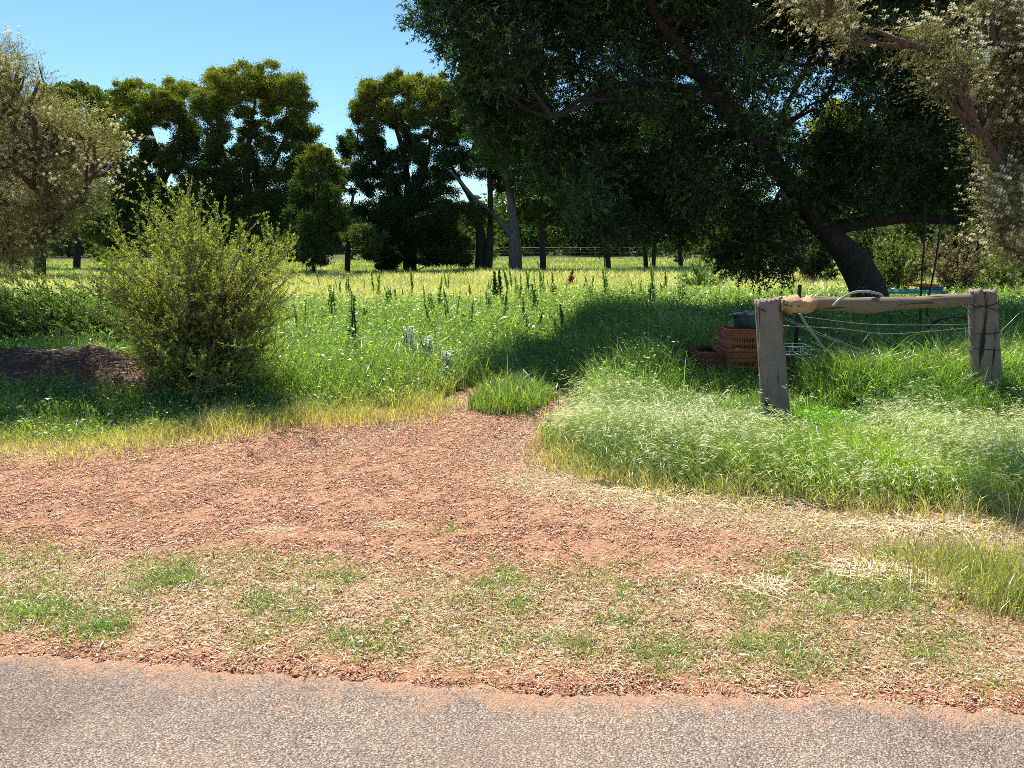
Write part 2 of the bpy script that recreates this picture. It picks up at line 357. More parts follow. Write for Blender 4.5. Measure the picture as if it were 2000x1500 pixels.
def build_ground():
    g = np.concatenate([-6-np.geomspace(0.06, 1500, 46)[::-1], np.arange(-6, 6.001, 0.05), 6+np.geomspace(0.06, 1500, 46)])
    h = np.concatenate([-3-np.geomspace(0.1, 200, 14)[::-1], np.arange(-3, 10.5, 0.05), 10.5+np.geomspace(0.06, 2200, 75)])
    X, Y = np.meshgrid(g, h); P = np.stack([X.ravel(), Y.ravel()], -1)
    gr = in_grass(P).astype(float)
    z = H(P[:, 0], P[:, 1]); near = (1-sm(P[:, 1], 8, 14))*(np.abs(P[:, 0]) < 7)
    z = z+0.003*nz(P[:, 0], P[:, 1], 6)*near+0.004*rng.normal(size=len(P))*near
    tr = np.maximum(np.exp(-(seg_dist(P, track_l)/0.25)**2), np.exp(-(seg_dist(P, track_r)/0.25)**2))
    z = z-0.045*tr*sm(P[:, 1], 5.6, 6.8)
    z[P[:, 1] < road_y(P[:, 0])+0.02] = -0.012
    far = sm(P[:, 1], 30, 60); gr = np.maximum(gr, far)
    bank = np.exp(-((P[:, 0]+5.7)/1.9)**4-((P[:, 1]-8.8)/0.8)**4); gr = gr*(1-bank); st = strawness(P)*(1-bank)
    col = np.stack([gr, st, tr*sm(P[:, 1], 5.2, 6.6)], -1)
    nx, ny = len(g), len(h); i = np.arange(ny-1)[:, None]*nx; j = np.arange(nx-1)[None]
    Q = np.stack([i+j, i+j+1, i+nx+j+1, i+nx+j], -1).reshape(-1, 4)
    o = mesh('ground', np.column_stack([P, z]), Q, ground_mat(), smooth=True)
    a = o.data.color_attributes.new('zone', 'FLOAT_COLOR', 'POINT'); c = np.ones((len(P), 4), np.float32); c[:, :3] = np.clip(col, 0, 1); c[:, 3] = 1-np.clip(bank, 0, 1)
    a.data.foreach_set('color', c.ravel()); tag(o, kind='structure')
    # road sheet
    xs = np.concatenate([-6-np.geomspace(0.1, 200, 30)[::-1], np.arange(-6, 6.001, 0.012), 6+np.geomspace(0.1, 200, 30)])
    ye = road_y(xs)+0.03*nz(xs, xs*0, 2)+0.03*nz(xs, xs*0+3, 9)+0.016*nz(xs, xs*0+5, 40)
    rows = np.concatenate([[0, 0.03, 0.08, 0.15, 0.25, 0.4], np.linspace(0.6, 7, 14)])
    V = []; C = []
    for r in rows:
        V.append(np.column_stack([xs, ye-r, 0.004+0.0*xs-0.012*(r == 0)])); C.append(np.full(len(xs), math.exp(-r/0.17)))
    V = np.concatenate(V); C = np.concatenate(C); nx = len(xs); i = np.arange(len(rows)-1)[:, None]*nx; j = np.arange(nx-1)[None]
    Q = np.stack([i+nx+j, i+nx+j+1, i+j+1, i+j], -1).reshape(-1, 4)
    o = mesh('road', V, Q, road_mat()); a = o.data.color_attributes.new('zone', 'FLOAT_COLOR', 'POINT')
    c = np.ones((len(V), 4), np.float32); c[:, :3] = C[:, None]; a.data.foreach_set('color', c.ravel()); tag(o, kind='structure')
build_ground()
def scatter(n, y0, y1, margin=1.12, power=0.0, xr=None):
    """ground points in view between depths y0 and y1; density falls with depth by power"""
    u = rng.uniform(0, 1, n); a = 2-power
    y = (y0**a+u*(y1**a-y0**a))**(1/a) if abs(a) > 1e-6 else y0*(y1/y0)**u
    hw = 1000/F*margin/ (cp*0.97)
    x = rng.uniform(-1, 1, n)*y*hw
    if xr is not None: x = rng.uniform(xr[0], xr[1], n)
    return np.stack([x, y], -1)
def on(P, dz=0.0): return np.column_stack([P, H(P[:, 0], P[:, 1])+dz])
# ------------------------------------------------------------------ stones, litter
def stones(name, P, size, col, label):
    n = len(P); base = np.array([[1,0,0],[0,1,0],[-1,0,0],[0,-1,0],[0,0,1],[0,0,-.4]], float)
    k = base[None]*(1+rng.uniform(-.35, .35, (n, 6, 1)))*np.stack([np.ones(n), rng.uniform(.6, 1, n), rng.uniform(.35, .75, n)], -1)[:, None]
    a = rng.uniform(0, 6.28, n); c, s = np.cos(a)[:, None], np.sin(a)[:, None]
    x = k[..., 0]*c-k[..., 1]*s; y = k[..., 0]*s+k[..., 1]*c
    V = np.stack([x, y, k[..., 2]], -1)*size[:, None, None]+on(P, 0.002)[:, None]
    T = np.array([[0,1,4],[1,2,4],[2,3,4],[3,0,4],[1,0,5],[2,1,5],[3,2,5],[0,3,5]])
    T = (np.arange(n)[:, None, None]*6+T[None]).reshape(-1, 3)
    return tag(mesh(name, V, T, M['stone'], col=np.repeat(col, 6, 0)), label, 'gravel', kind='stuff')
def stone_field():
    P = scatter(620000, 2.3, 8.6, power=0.6); yb = road_y(P[:, 0]); st = strawness(P)
    m = (P[:, 1] > yb-0.03) & ~in_grass(P) & (rng.uniform(size=len(P)) > st*0.75)
    d = seg_dist(P, track_l); d2 = seg_dist(P, track_r); m &= (np.minimum(d, d2) > 0.2) | (P[:, 1] < 6.2) | (rng.uniform(size=len(P)) < 0.75)
    P = P[m]; n = len(P)
    size = 0.0034*np.exp(rng.normal(0, 0.5, n))*(1+0.08*(P[:, 1]-3)); size = np.clip(size, 0.0015, 0.016)
    c = np.array([[0.52, 0.26, 0.165], [0.34, 0.14, 0.09], [0.70, 0.45, 0.30], [0.12, 0.05, 0.035], [0.70, 0.52, 0.38]])[rng.choice(5, n, p=[.4, .25, .2, .05, .1])]
    stones('gravel', P, size, np.clip(c*np.exp(rng.normal(0, .15, (n, 1))), 0, .9), 'fine red brown gravel strewn over the driveway entrance')
    P = scatter(26000, 1.9, 4.2, power=0.6); yb = road_y(P[:, 0]); m = (P[:, 1] < yb) & (P[:, 1] > yb-1.5) & (rng.uniform(size=len(P)) < (.06+np.exp(-(yb-P[:, 1])/0.20))); P = P[m]; n = len(P)
    c = np.array([[0.36, 0.19, 0.13], [0.14, 0.08, 0.06], [0.5, 0.4, 0.35]])[rng.choice(3, n)]
    stones('road_grit', P, 0.0036*np.exp(rng.normal(0, .35, n)), c, 'loose reddish grit strewn along the edge of the sealed road')
stone_field()
def fibres(name, P, L, W, col, label, cat, dz=0.006, mat='straw', up=0.12):
    n = len(P); a = rng.uniform(0, 6.28, n); D = unit(np.stack([np.cos(a), np.sin(a)*0.8, rng.uniform(-.3, 1, n)*up*2], -1))
    C = on(P, dz); s = unit(np.stack([-D[:, 1], D[:, 0], rng.uniform(-.5, .5, n)], -1))
    L = L[:, None]; W = W[:, None]; mid = C+D*L*0.5+np.array([0, 0, 1])*L*rng.uniform(0, .12, (n, 1))+s*L*rng.normal(0, .06, (n, 1))
    V = np.stack([C, mid+s*W/2, C+D*L, mid-s*W/2], 1).reshape(-1, 3); V[:, 2] = np.maximum(V[:, 2], 0.001+np.repeat(C[:, 2]-dz, 4))
    return tag(mesh(name, V, np.arange(4*n).reshape(n, 4), M[mat], col=jitcol(col, n, .2, .06)), label, cat, kind='stuff')
def litter():
    P = scatter(480000, 2.3, 8.8, power=0.5); st = strawness(P); yb = road_y(P[:, 0])
    m = (P[:, 1] > yb-0.03) & (rng.uniform(size=len(P)) < np.clip(st*0.7+0.09+.15*nz(P[:, 0], P[:, 1], 2.3)*st, 0, 1)) & (~in_grass(P) | (rng.uniform(size=len(P)) < .15)); P = P[m]; n = len(P)
    fibres('straw_litter', P, rng.uniform(.012, .05, n), rng.uniform(.0018, .0036, n)*(1+.08*P[:, 1]), np.array([[.57, .43, .26], [.42, .31, .18], [.28, .19, .11], [.72, .59, .40]])[rng.choice(4, n, p=[.35, .35, .18, .12])], 'pale dry straw and cut stalks lying over the red gravel', 'straw')
    P = np.concatenate([gnd(x, y)+rng.normal(0, 1, (m_, 2))*s_ for x, y, m_, s_ in ((1730, 1118, 420, (.20, .07)), (1860, 1150, 260, (.12, .05)), (1780, 1030, 500, (.35, .08)), (1500, 1150, 140, (.15, .06)), (1450, 985, 300, (.4, .06)), (1300, 965, 200, (.3, .05)))]); n = len(P)
    fibres('loose_straw', P, rng.uniform(.05, .17, n), rng.uniform(.003, .006, n), np.array([.78, .62, .42]), 'longer loose straw stalks heaped beside the tall verge tuft', 'straw', dz=.012, up=.12)
    P = scatter(620, 2.4, 6.2, power=1.2); yb = road_y(P[:, 0]); m = (P[:, 1] > yb-0.02) & ~in_grass(P) & (rng.uniform(size=len(P)) < .25+.8*np.exp(-((P[:, 1]-yb-.5)/.6)**2)); P = P[m]; n = len(P)
    pal = np.array([[.68, .56, .46], [.50, .34, .27], [.28, .15, .10], [.78, .70, .64]])[rng.choice(4, n, p=[.4, .25, .1, .25])]
    fibres('leaf_litter', P, rng.uniform(.02, .07, n), rng.uniform(.005, .012, n), pal, 'fallen pale gum leaves and bark chips scattered on the verge', 'leaf litter', dz=.012, up=.1)
litter()
# ------------------------------------------------------------------ grasses
GREEN = np.array([0.110, 0.250, 0.045]); LIME = np.array([0.32, 0.44, 0.095]); YEL = np.array([0.50, 0.40, 0.20]); CREAM = np.array([0.76, 0.70, 0.36]); SILV = np.array([0.66, 0.68, 0.42])
def clear(P):
    a = sm(P[:, 0], 1.75, 1.95)*(1-sm(P[:, 0], 2.95, 3.2))*sm(P[:, 1], 7.15, 7.7)*(1-sm(P[:, 1], 8.9, 9.4))
    b = sm(P[:, 0], 2.9, 3.1)*(1-sm(P[:, 0], 4.2, 4.6))*sm(P[:, 1], 7.9, 8.3)*(1-sm(P[:, 1], 11, 13))
    c = (1-sm(P[:, 0], -3.9, -3.0))*(1-sm(P[:, 1], 9.0, 9.6))
    e = np.exp(-((P[:, 0]-2.85)/.30)**4)*sm(P[:, 1], 6.1, 6.6)*(1-sm(P[:, 1], 7.2, 7.5))
    return (1-.62*a)*(1-.45*b)*(1-.55*c)*(1-.62*e)
def grass(name, P, h, wd, base, top, label, lean=.45, seg=3, az=None, mat='grass', v=.2, hv=.12, cat='grass', droop=.25):
    n = len(P); az = rng.uniform(0, 6.28, n) if az is None else az; h = np.asarray(h)*clear(P)
    ln = np.clip(rng.normal(lean, .2, n), .02, 1.2)
    V, Q, tip = blades(on(P, -.005), h, wd, az, ln, seg, droop)
    return tag(mesh(name, V, Q, M[mat], col=bladecol(base, top, n, seg, v, hv)), label, cat, kind='stuff'), tip, az
def heads(name, T, az, L, W, col, label, mat='seed', drop=.35):
    n = len(T); D = unit(np.stack([np.cos(az), np.sin(az), np.full(n, -drop)+rng.normal(0, .3, n)], -1))
    V, Q = leafquads(T-D*L[:, None]*.2, D, L, W, .1)
    return tag(mesh(name, V, Q, M[mat], col=jitcol(col, n, .2, .06)), label, 'grass', kind='stuff')
def grow():
    # left meadow and everything up to 20 m
    P = scatter(300000, 6.0, 22, margin=1.2, power=1.0); P = P[in_grass(P) & ~inpoly(P, gp(R_edge[2:]+[(3200, 860), (2000, 830), (1700, 815), (1500, 830), (1300, 800)]))]
    P = P[~((P[:, 0] < -3.6) & (P[:, 1] > 8.15+.1*nz(P[:, 0], P[:, 1], 4)) & (P[:, 1] < 9.2))]
    n = len(P); d = P[:, 1]; nn = nz(P[:, 0], P[:, 1], .9); n2 = nz(P[:, 0], P[:, 1], 2.7, 5)
    e = in_island(P)
    h = (.40+.10*nn+.06*n2)*np.exp(rng.normal(0, .22, n)); h *= 1-.3*sm(d, 14, 22)
    # shorter towards the front edge of the meadow
    le = seg_dist(P, gp(L_edge[:-2])); h *= .42+.58*sm(le, 0.0, .8)
    h *= 1-.5*((P[:, 0] < -2.2) & (le < .9)); h[e] = .27*np.exp(rng.normal(0, .2, e.sum()))*(1.15-np.clip(((P[e, 0]-isl[0])/.5)**2, 0, 1)*.6)
    trk = np.exp(-((P[:, 0]-.35-.06*(P[:, 1]-9))/.55)**2)*(1-sm(d, 14, 18)); h *= 1-.35*trk*(~e)
    edge = np.exp(-le/.32)[:, None]
    mixk = np.clip(.35+.35*n2+.25*nn+rng.normal(0, .2, n), 0, 1)[:, None]
    top = GREEN*(1-mixk)+LIME*mixk; top = top*(1-edge*.7)+YEL*edge*.7
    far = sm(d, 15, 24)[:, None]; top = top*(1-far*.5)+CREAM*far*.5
    base = top*.75+YEL*.15
    wd = .0068*(d/7)**.8*np.exp(rng.normal(0, .3, n))
    dk = rng.uniform(size=(n, 1)) < .3; top = np.where(dk, top*.55, top)
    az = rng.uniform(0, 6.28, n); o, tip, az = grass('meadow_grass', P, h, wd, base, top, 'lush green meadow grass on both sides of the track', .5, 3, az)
    k = rng.uniform(size=n) < .07; k &= ~e
    heads('grass_seed_heads', tip[k], az[k], (.035*(d[k]/8)**.7), .006*(d[k]/7)**.8, CREAM*1.1, 'pale seed heads dotted over the green meadow grass')
    # small broad leaves among the grass
    k = rng.uniform(size=n) < .55; k &= (nz(P[:, 0], P[:, 1], 1.7, 9) > -.35) & ~e; B = on(P[k]); m = k.sum(); B[:, 2] += h[k]*clear(P[k])*rng.uniform(.45, 1.0, m); sz = .030*(d[k]/8)**.7*np.exp(rng.normal(0, .3, m)); br = rng.uniform(0, 1, (m, 1))
    V, Q = leafquads(B, unit(np.column_stack([rng.normal(size=(m, 2)), rng.uniform(-.3, .6, m)])), sz, sz*.5)
    cc = (GREEN*.8*(1-br)+LIME*1.1*br); cc = np.where(rng.uniform(size=(m, 1)) < .05, np.array([.42, .50, .26]), cc)
    tag(mesh('meadow_weeds', V, Q, M['grass'], col=jitcol(cc, m, .25)), 'small leafy weeds mixed through the green meadow grass', 'weeds', kind='stuff')
    # far meadow, cream with seed
    P = scatter(260000, 19, 75, margin=1.15, power=1.5); n = len(P); d = P[:, 1]; nn = nz(P[:, 0], P[:, 1], .35); n2 = nz(P[:, 0], P[:, 1], 1.3, 3)
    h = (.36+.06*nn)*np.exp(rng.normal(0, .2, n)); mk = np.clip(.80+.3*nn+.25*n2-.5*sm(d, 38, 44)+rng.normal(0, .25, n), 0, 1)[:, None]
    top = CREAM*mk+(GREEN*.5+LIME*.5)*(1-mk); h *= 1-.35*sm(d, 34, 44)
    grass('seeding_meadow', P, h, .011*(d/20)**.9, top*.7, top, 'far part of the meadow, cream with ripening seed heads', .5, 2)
    # feathery silver grass in front of the post
    bp = gp(R_edge[2:]+[(3200, 850), (2000, 850), (1850, 835), (1700, 878), (1540, 895), (1460, 870), (1400, 825), (1250, 800), (1130, 805)])
    P = scatter(120000, 4.3, 7.6, margin=1.2, power=.5, xr=(.2, 5.6)); P = P[inpoly(P+.06*np.stack([nz(P[:, 0], P[:, 1], 5), nz(P[:, 0], P[:, 1], 5, 6)], -1), bp)]; P = P[rng.permutation(len(P))[:40000]]; lq = seg_dist(P, gp(R_edge[2:-1])); P = P[rng.uniform(size=len(P)) < .25+.75*sm(lq, 0, .45)]
    n = len(P); nn = nz(P[:, 0], P[:, 1], 1.6); le = seg_dist(P, gp(R_edge[2:-1]))
    h = (.37+.09*nn+.04*nz(P[:, 0], P[:, 1], 5, 2))*(.40+.60*sm(le, 0, .5))*(1-.35*np.exp(-((P[:, 0]-2.35)/.35)**2)*sm(P[:, 1], 5.9, 6.4))*np.exp(rng.normal(0, .18, n)); az = 2.6+1.4*nz(P[:, 0], P[:, 1], 1.3, 8)+rng.normal(0, .6, n)
    edge = np.exp(-le/.15)[:, None]; top = (GREEN*.35+LIME*.65)*(1-edge*.6)+YEL*edge*.6
    o, tip, az = grass('feathery_grass', P, h, .0042*np.exp(rng.normal(0, .2, n)), top*.8+YEL*.12, top, 'feathery grass with drooping silver seed heads in front of the left post', .6, 3, az, droop=.3)
    k = rng.uniform(size=n) < np.clip(.34+.42*nz(P[:, 0], P[:, 1], 2.1, 3), .04, .8); k &= le > .12
    T = tip[k]; A = az[k]; n = len(T); T2 = np.concatenate([T+rng.normal(0, .012, T.shape) for _ in range(3)]); A2 = np.tile(A, 3)+rng.normal(0, .6, 3*n)
    heads('silver_seed_heads', T2, A2, rng.uniform(.03, .065, 3*n), np.full(3*n, .0056), SILV, 'silvery drooping seed heads over the feathery grass', drop=.25)
    # verge
    P = scatter(270000, 2.4, 6.6, power=.6); yb = road_y(P[:, 0]); r = P[:, 1]-yb; c = nz(P[:, 0], P[:, 1], 3.2)+.5*nz(P[:, 0], P[:, 1], 9, 4)
    band = sm(r, .02, .3)*(1-sm(r, .8, 1.3+1.3*sm(P[:, 0], .4, 2.2)))
    k = rng.uniform(size=len(P)) < np.clip(band*(.42+.42*np.clip(c, -.6, 1.2))+.03, 0, 1); k &= ~in_grass(P) & (r > -.02); P = P[k]; c = c[k]; n = len(P)
    g = np.clip(c*.75+.35+rng.normal(0, .2, n), 0, 1)[:, None]; top = (LIME*.55+GREEN*.35)*g+YEL*.8*(1-g)
    grass('verge_grass', P, np.clip((.028+.016*c), .014, .06)*np.exp(rng.normal(0, .3, n)), .0032, top*.8+YEL*.15, top, 'short patchy half dry grass along the road verge', .9, 2)
    # green clumps on the verge
    cl = [(300, 1135, 70, 900), (205, 1232, 28, 420), (520, 1180, 55, 700), (640, 1150, 60, 300), (60, 1165, 80, 800), (20, 1095, 60, 450), (1130, 1130, 70, 420), (1195, 1215, 35, 300), (880, 1180, 60, 350), (1560, 1095, 40, 420), (1290, 1255, 50, 300), (740, 1240, 60, 300), (1480, 1180, 60, 300), (870, 1035, 30, 160), (1700, 1150, 70, 420), (1240, 1180, 70, 420), (1560, 1260, 80, 420), (1850, 1270, 90, 500), (940, 1265, 60, 250), (100, 1100, 50, 220), (1000, 1185, 40, 250), (1730, 1080, 30, 200)]
    PP = []
    for x, y, r_, m_ in cl:
        m_ = int(m_*.6)
        g0 = gnd(x, y); rr = r_*.0044*(1170/y)
        PP.append(g0+rng.normal(0, 1, (m_, 2))*np.array([rr*.45, rr*.4]))
    P = np.concatenate(PP); n = len(P); g = rng.uniform(.2, 1, (n, 1)); top = GREEN*g+LIME*(1-g)
    grass('grass_tufts', P, .045*np.exp(rng.normal(0, .35, n)), .0035, top*.8+YEL*.1, top, 'small bright green tufts dotted along the verge', .8, 2)
    # taller tuft at the right edge
    P = np.concatenate([gnd(1960, 1150)+rng.normal(0, 1, (1500, 2))*[.30, .16], gnd(1860, 1100)+rng.normal(0, 1, (450, 2))*[.22, .10], gnd(2030, 1180)+rng.normal(0, 1, (800, 2))*[.2, .15]]); n = len(P); g = rng.uniform(0, 1, (n, 1)); top = LIME*.95*g+YEL*(1-g)*.5+GREEN*.5*(1-g)
    grass('tall_verge_tuft', P, .14*np.exp(rng.normal(0, .35, n)), .004, YEL*.7, top, 'taller green tuft at the right end of the verge', .45, 3)
    # yellowish fringe at the front left of the meadow
    P = scatter(70000, 5.6, 8.2, power=0, xr=(-6.2, -.4)); le = seg_dist(P, gp(L_edge[:9])); k = rng.uniform(size=len(P)) < np.exp(-(le/.45)**2)*.9; P = P[k]; n = len(P); g = rng.uniform(0, 1, (n, 1)); top = LIME*g+YEL*(1-g)
    grass('fringe_grass', P, (.10+.05*nz(P[:, 0], P[:, 1], 3))*np.exp(rng.normal(0, .3, n)), .0045, YEL, top, 'yellowing thin grass fringing the gravel on the left', .5, 2)
    # the feathery grass thins out raggedly over the straw
    P = scatter(90000, 4.0, 7.4, power=0, xr=(.1, 5.6)); le = seg_dist(P, gp(R_edge[1:-1])); k = (np.minimum(seg_dist(P, track_l), seg_dist(P, track_r)) > .2) & (rng.uniform(size=len(P)) < np.exp(-(le/.26)**1.5)*.55*(.5+.5*nz(P[:, 0], P[:, 1], 5))) ; P = P[k]; le = le[k]; n = len(P); g = rng.uniform(0, 1, (n, 1))**1.5; top = LIME*g+YEL*(1-g)
    grass('thin_grass', P, .17*np.exp(-le/.25)*np.exp(rng.normal(0, .4, n))+.02, .0036, YEL*.9, top, 'thin yellowing grass at the ragged edge of the feathery grass', .6, 3)
    # rank grass right, between and behind the posts
    P = scatter(60000, 6.6, 9.3, power=0, xr=(1.9, 6.2)); P = P[inpoly(P, right_poly) & (P[:, 1] > 6.8+.15*nz(P[:, 0], P[:, 1], 3))]; P = P[:34000]; n = len(P); nn = nz(P[:, 0], P[:, 1], 2)
    g = np.clip(.35+.4*nn+rng.normal(0, .2, n), 0, 1)[:, None]; top = GREEN*1.05*(1-g)+LIME*g
    hh = (.30+.09*nn+.06*sm(P[:, 0], 3.2, 4.6))*np.exp(rng.normal(0, .2, n)); hh *= 1-.4*np.exp(-((P[:, 0]-2.55)/.5)**2-((P[:, 1]-7.0)/.35)**2)
    grass('rank_grass', P, hh, .0085*np.exp(rng.normal(0, .25, n)), top*.7, top, 'rank broad bladed green grass around the two posts', .65, 3)
    # clover
    P = gnd(1615, 840)+rng.normal(0, 1, (2600, 2))*[.17, .16]; C = on(P, .09)+np.column_stack([np.zeros((2600, 2)), rng.uniform(0, .07, 2600)])
    V, Q = leafquads(C, unit(np.column_stack([rng.normal(size=(2600, 2)), rng.uniform(-.1, .5, 2600)])), .02, .018)
    tag(mesh('clover_patch', V, Q, M['grass'], col=jitcol((.19, .42, .035), 2600, .15)), 'low lime green clover patch at the foot of the left post', 'clover', kind='stuff')
grow()
# ------------------------------------------------------------------ trees
def puff_points(puffs, n, sub=9, subr=.42, shell=.75, flat=1.0):
    """points in clumps over the surface of ellipsoids; puffs rows: x,y,z,rx,ry,rz"""
    P = np.asarray(puffs, float); wts = (P[:, 3]*P[:, 4]+P[:, 3]*P[:, 5]); wts = wts/wts.sum()
    cs = []; rs = []
    for i, p in enumerate(P):
        k = max(4, int(sub*(1+2*wts[i]))); d = rdir(k, .1)
        cs.append(p[:3]+d*p[3:6]*rng.uniform(.5, 1.15, (k, 1))); rs.append(np.full(k, subr*min(p[3], p[5]))*rng.uniform(.6, 1.25, k))
    wt = np.repeat(wts/np.array([len(c) for c in cs]), [len(c) for c in cs]); C = np.concatenate(cs); R = np.concatenate(rs)
    j = rng.choice(len(C), n, p=wt/wt.sum()); d = rdir(n, .15); r = rng.uniform(0, 1, n)**(1/(1+3*shell))
    return C[j]+d*(R[j]*r)[:, None]*np.array([1+.35*(1-flat), 1+.35*(1-flat), flat]), d, j
def crown(name, puffs, n, L, W, col, col2, parent, mat='far_leaf', sub=19, subr=.39, droop=0.0, topcol=None):
    n = int(n*(3.3 if L < .1 else 1.9)); P, d, j = puff_points(puffs, n, sub, subr, .35, .78)
    A_ = np.asarray(puffs); k = rng.uniform(size=n) < .14; q = rng.choice(len(A_), k.sum()); P[k] = A_[q, :3]+rdir(k.sum())*A_[q, 3:6]*rng.uniform(.1, .9, (k.sum(), 1))
    k = rng.uniform(size=n) < .30; P[k] += rng.normal(0, .12, (k.sum(), 3))
    m = (rng.uniform(0, 1, j.max()+1)**2.0)[j][:, None]*.55+rng.uniform(0, .45, (n, 1))
    D = unit(d+rdir(n)*1.3+np.array([0, 0, -droop]))
    c = np.asarray(col)*(1-m)+np.asarray(col2)*m
    if topcol is not None:          # sunlit tone painted into the leaves at the very top of the crown
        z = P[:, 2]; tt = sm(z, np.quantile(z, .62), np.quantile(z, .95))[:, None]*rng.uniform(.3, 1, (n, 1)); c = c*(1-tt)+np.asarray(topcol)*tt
    V, Q = leafquads(P-D*L/2, D, L*np.exp(rng.normal(0, .25, n)), W*np.exp(rng.normal(0, .25, n)))
    return mesh(name, V, Q, M[mat], parent, jitcol(c, n, .2, .1))
def limbs(mb, skel, targets, r0, r1, seed=0, n=6, pts=12, sag=.12):
    """grow limbs from the nearest lower place of the skeleton to each target"""
    skel = [np.asarray(s) for s in skel]; allp = np.concatenate(skel)
    for k, t in enumerate(targets):
        t = np.asarray(t); d = np.linalg.norm(allp-t, axis=1)+np.maximum(0, allp[:, 2]-t[2]+.3)*3
        a = allp[d.argmin()]; L = np.linalg.norm(t-a)
        if L < .15: continue
        m1 = a+(t-a)*.35+np.array([0, 0, -sag*L])*.3+rng.normal(0, .06, 3)*L; m2 = a+(t-a)*.7+np.array([0, 0, sag*L])*.6+rng.normal(0, .06, 3)*L
        p = spline([a, m1, m2, t], pts); mb.tube(p, np.linspace(min(r0, .10*L+r1*2), r1, pts), n, cap=False); allp = np.vstack([allp, p[2:]])
def far_tree(label, base, D, trunks, puffs, n, L, W, col, col2, group='trees along the far side of the meadow', top=None, mat='bark', thick=1.0, depth=.9, name='broadleaf_tree'):
    """trunks: lists of (px,py,half width px); puffs: (px,py,rx,ry) photo pixels, given real size at depth D"""
    s = sc(D); b = at(base[0], base[1], D); b[2] = H(b[0], b[1]); root = empty(name, b, label, 'tree', group)
    mb = MB(); sk = []
    for t in trunks:
        pts = [at(x, y, D+rng.normal(0, .15)) for x, y, r in t]
        pts[0][2] = min(pts[0][2], H(pts[0][0], pts[0][1])-.1) if t[0][1] > 500 else pts[0][2]
        p = spline(pts, 16); r = np.interp(np.linspace(0, 1, 16), np.linspace(0, 1, len(t)), [q[2]*s for q in t]); sk.append(p); mb.tube(p, r*thick*.82, 9, cap=False, wob=.08, seed=len(sk))
    PF = []
    for x, y, rx, ry in puffs:
        c = at(x, y, D+rng.uniform(-1, 1)*depth*2.2); PF.append([*c, rx*s*1.08, min(rx, 60)*s*rng.uniform(.8, 1.3), ry*s*1.08])
    lm = MB(); tg = []
    for p in PF:
        tg.append(np.array(p[:3])-[0, 0, p[5]*.2])
        for q in range(3): tg.append(np.array(p[:3])+rdir(1, .3)[0]*np.array(p[3:6])*.7)
    limbs(lm, sk, tg, .05, .012, n=5, pts=9)
    mb.build('trunk', M[mat], root, True); lm.build('branches', M[mat], root, True)
    crown('crown', PF, n, L, W, col, col2, root, topcol=top)
    return root
DG = np.array([.048, .090, .032]); OL = np.array([.14, .165, .045]); GD = np.array([.33, .33, .06]); GG = np.array([.07, .095, .055]); BG = np.array([.07, .12, .025])
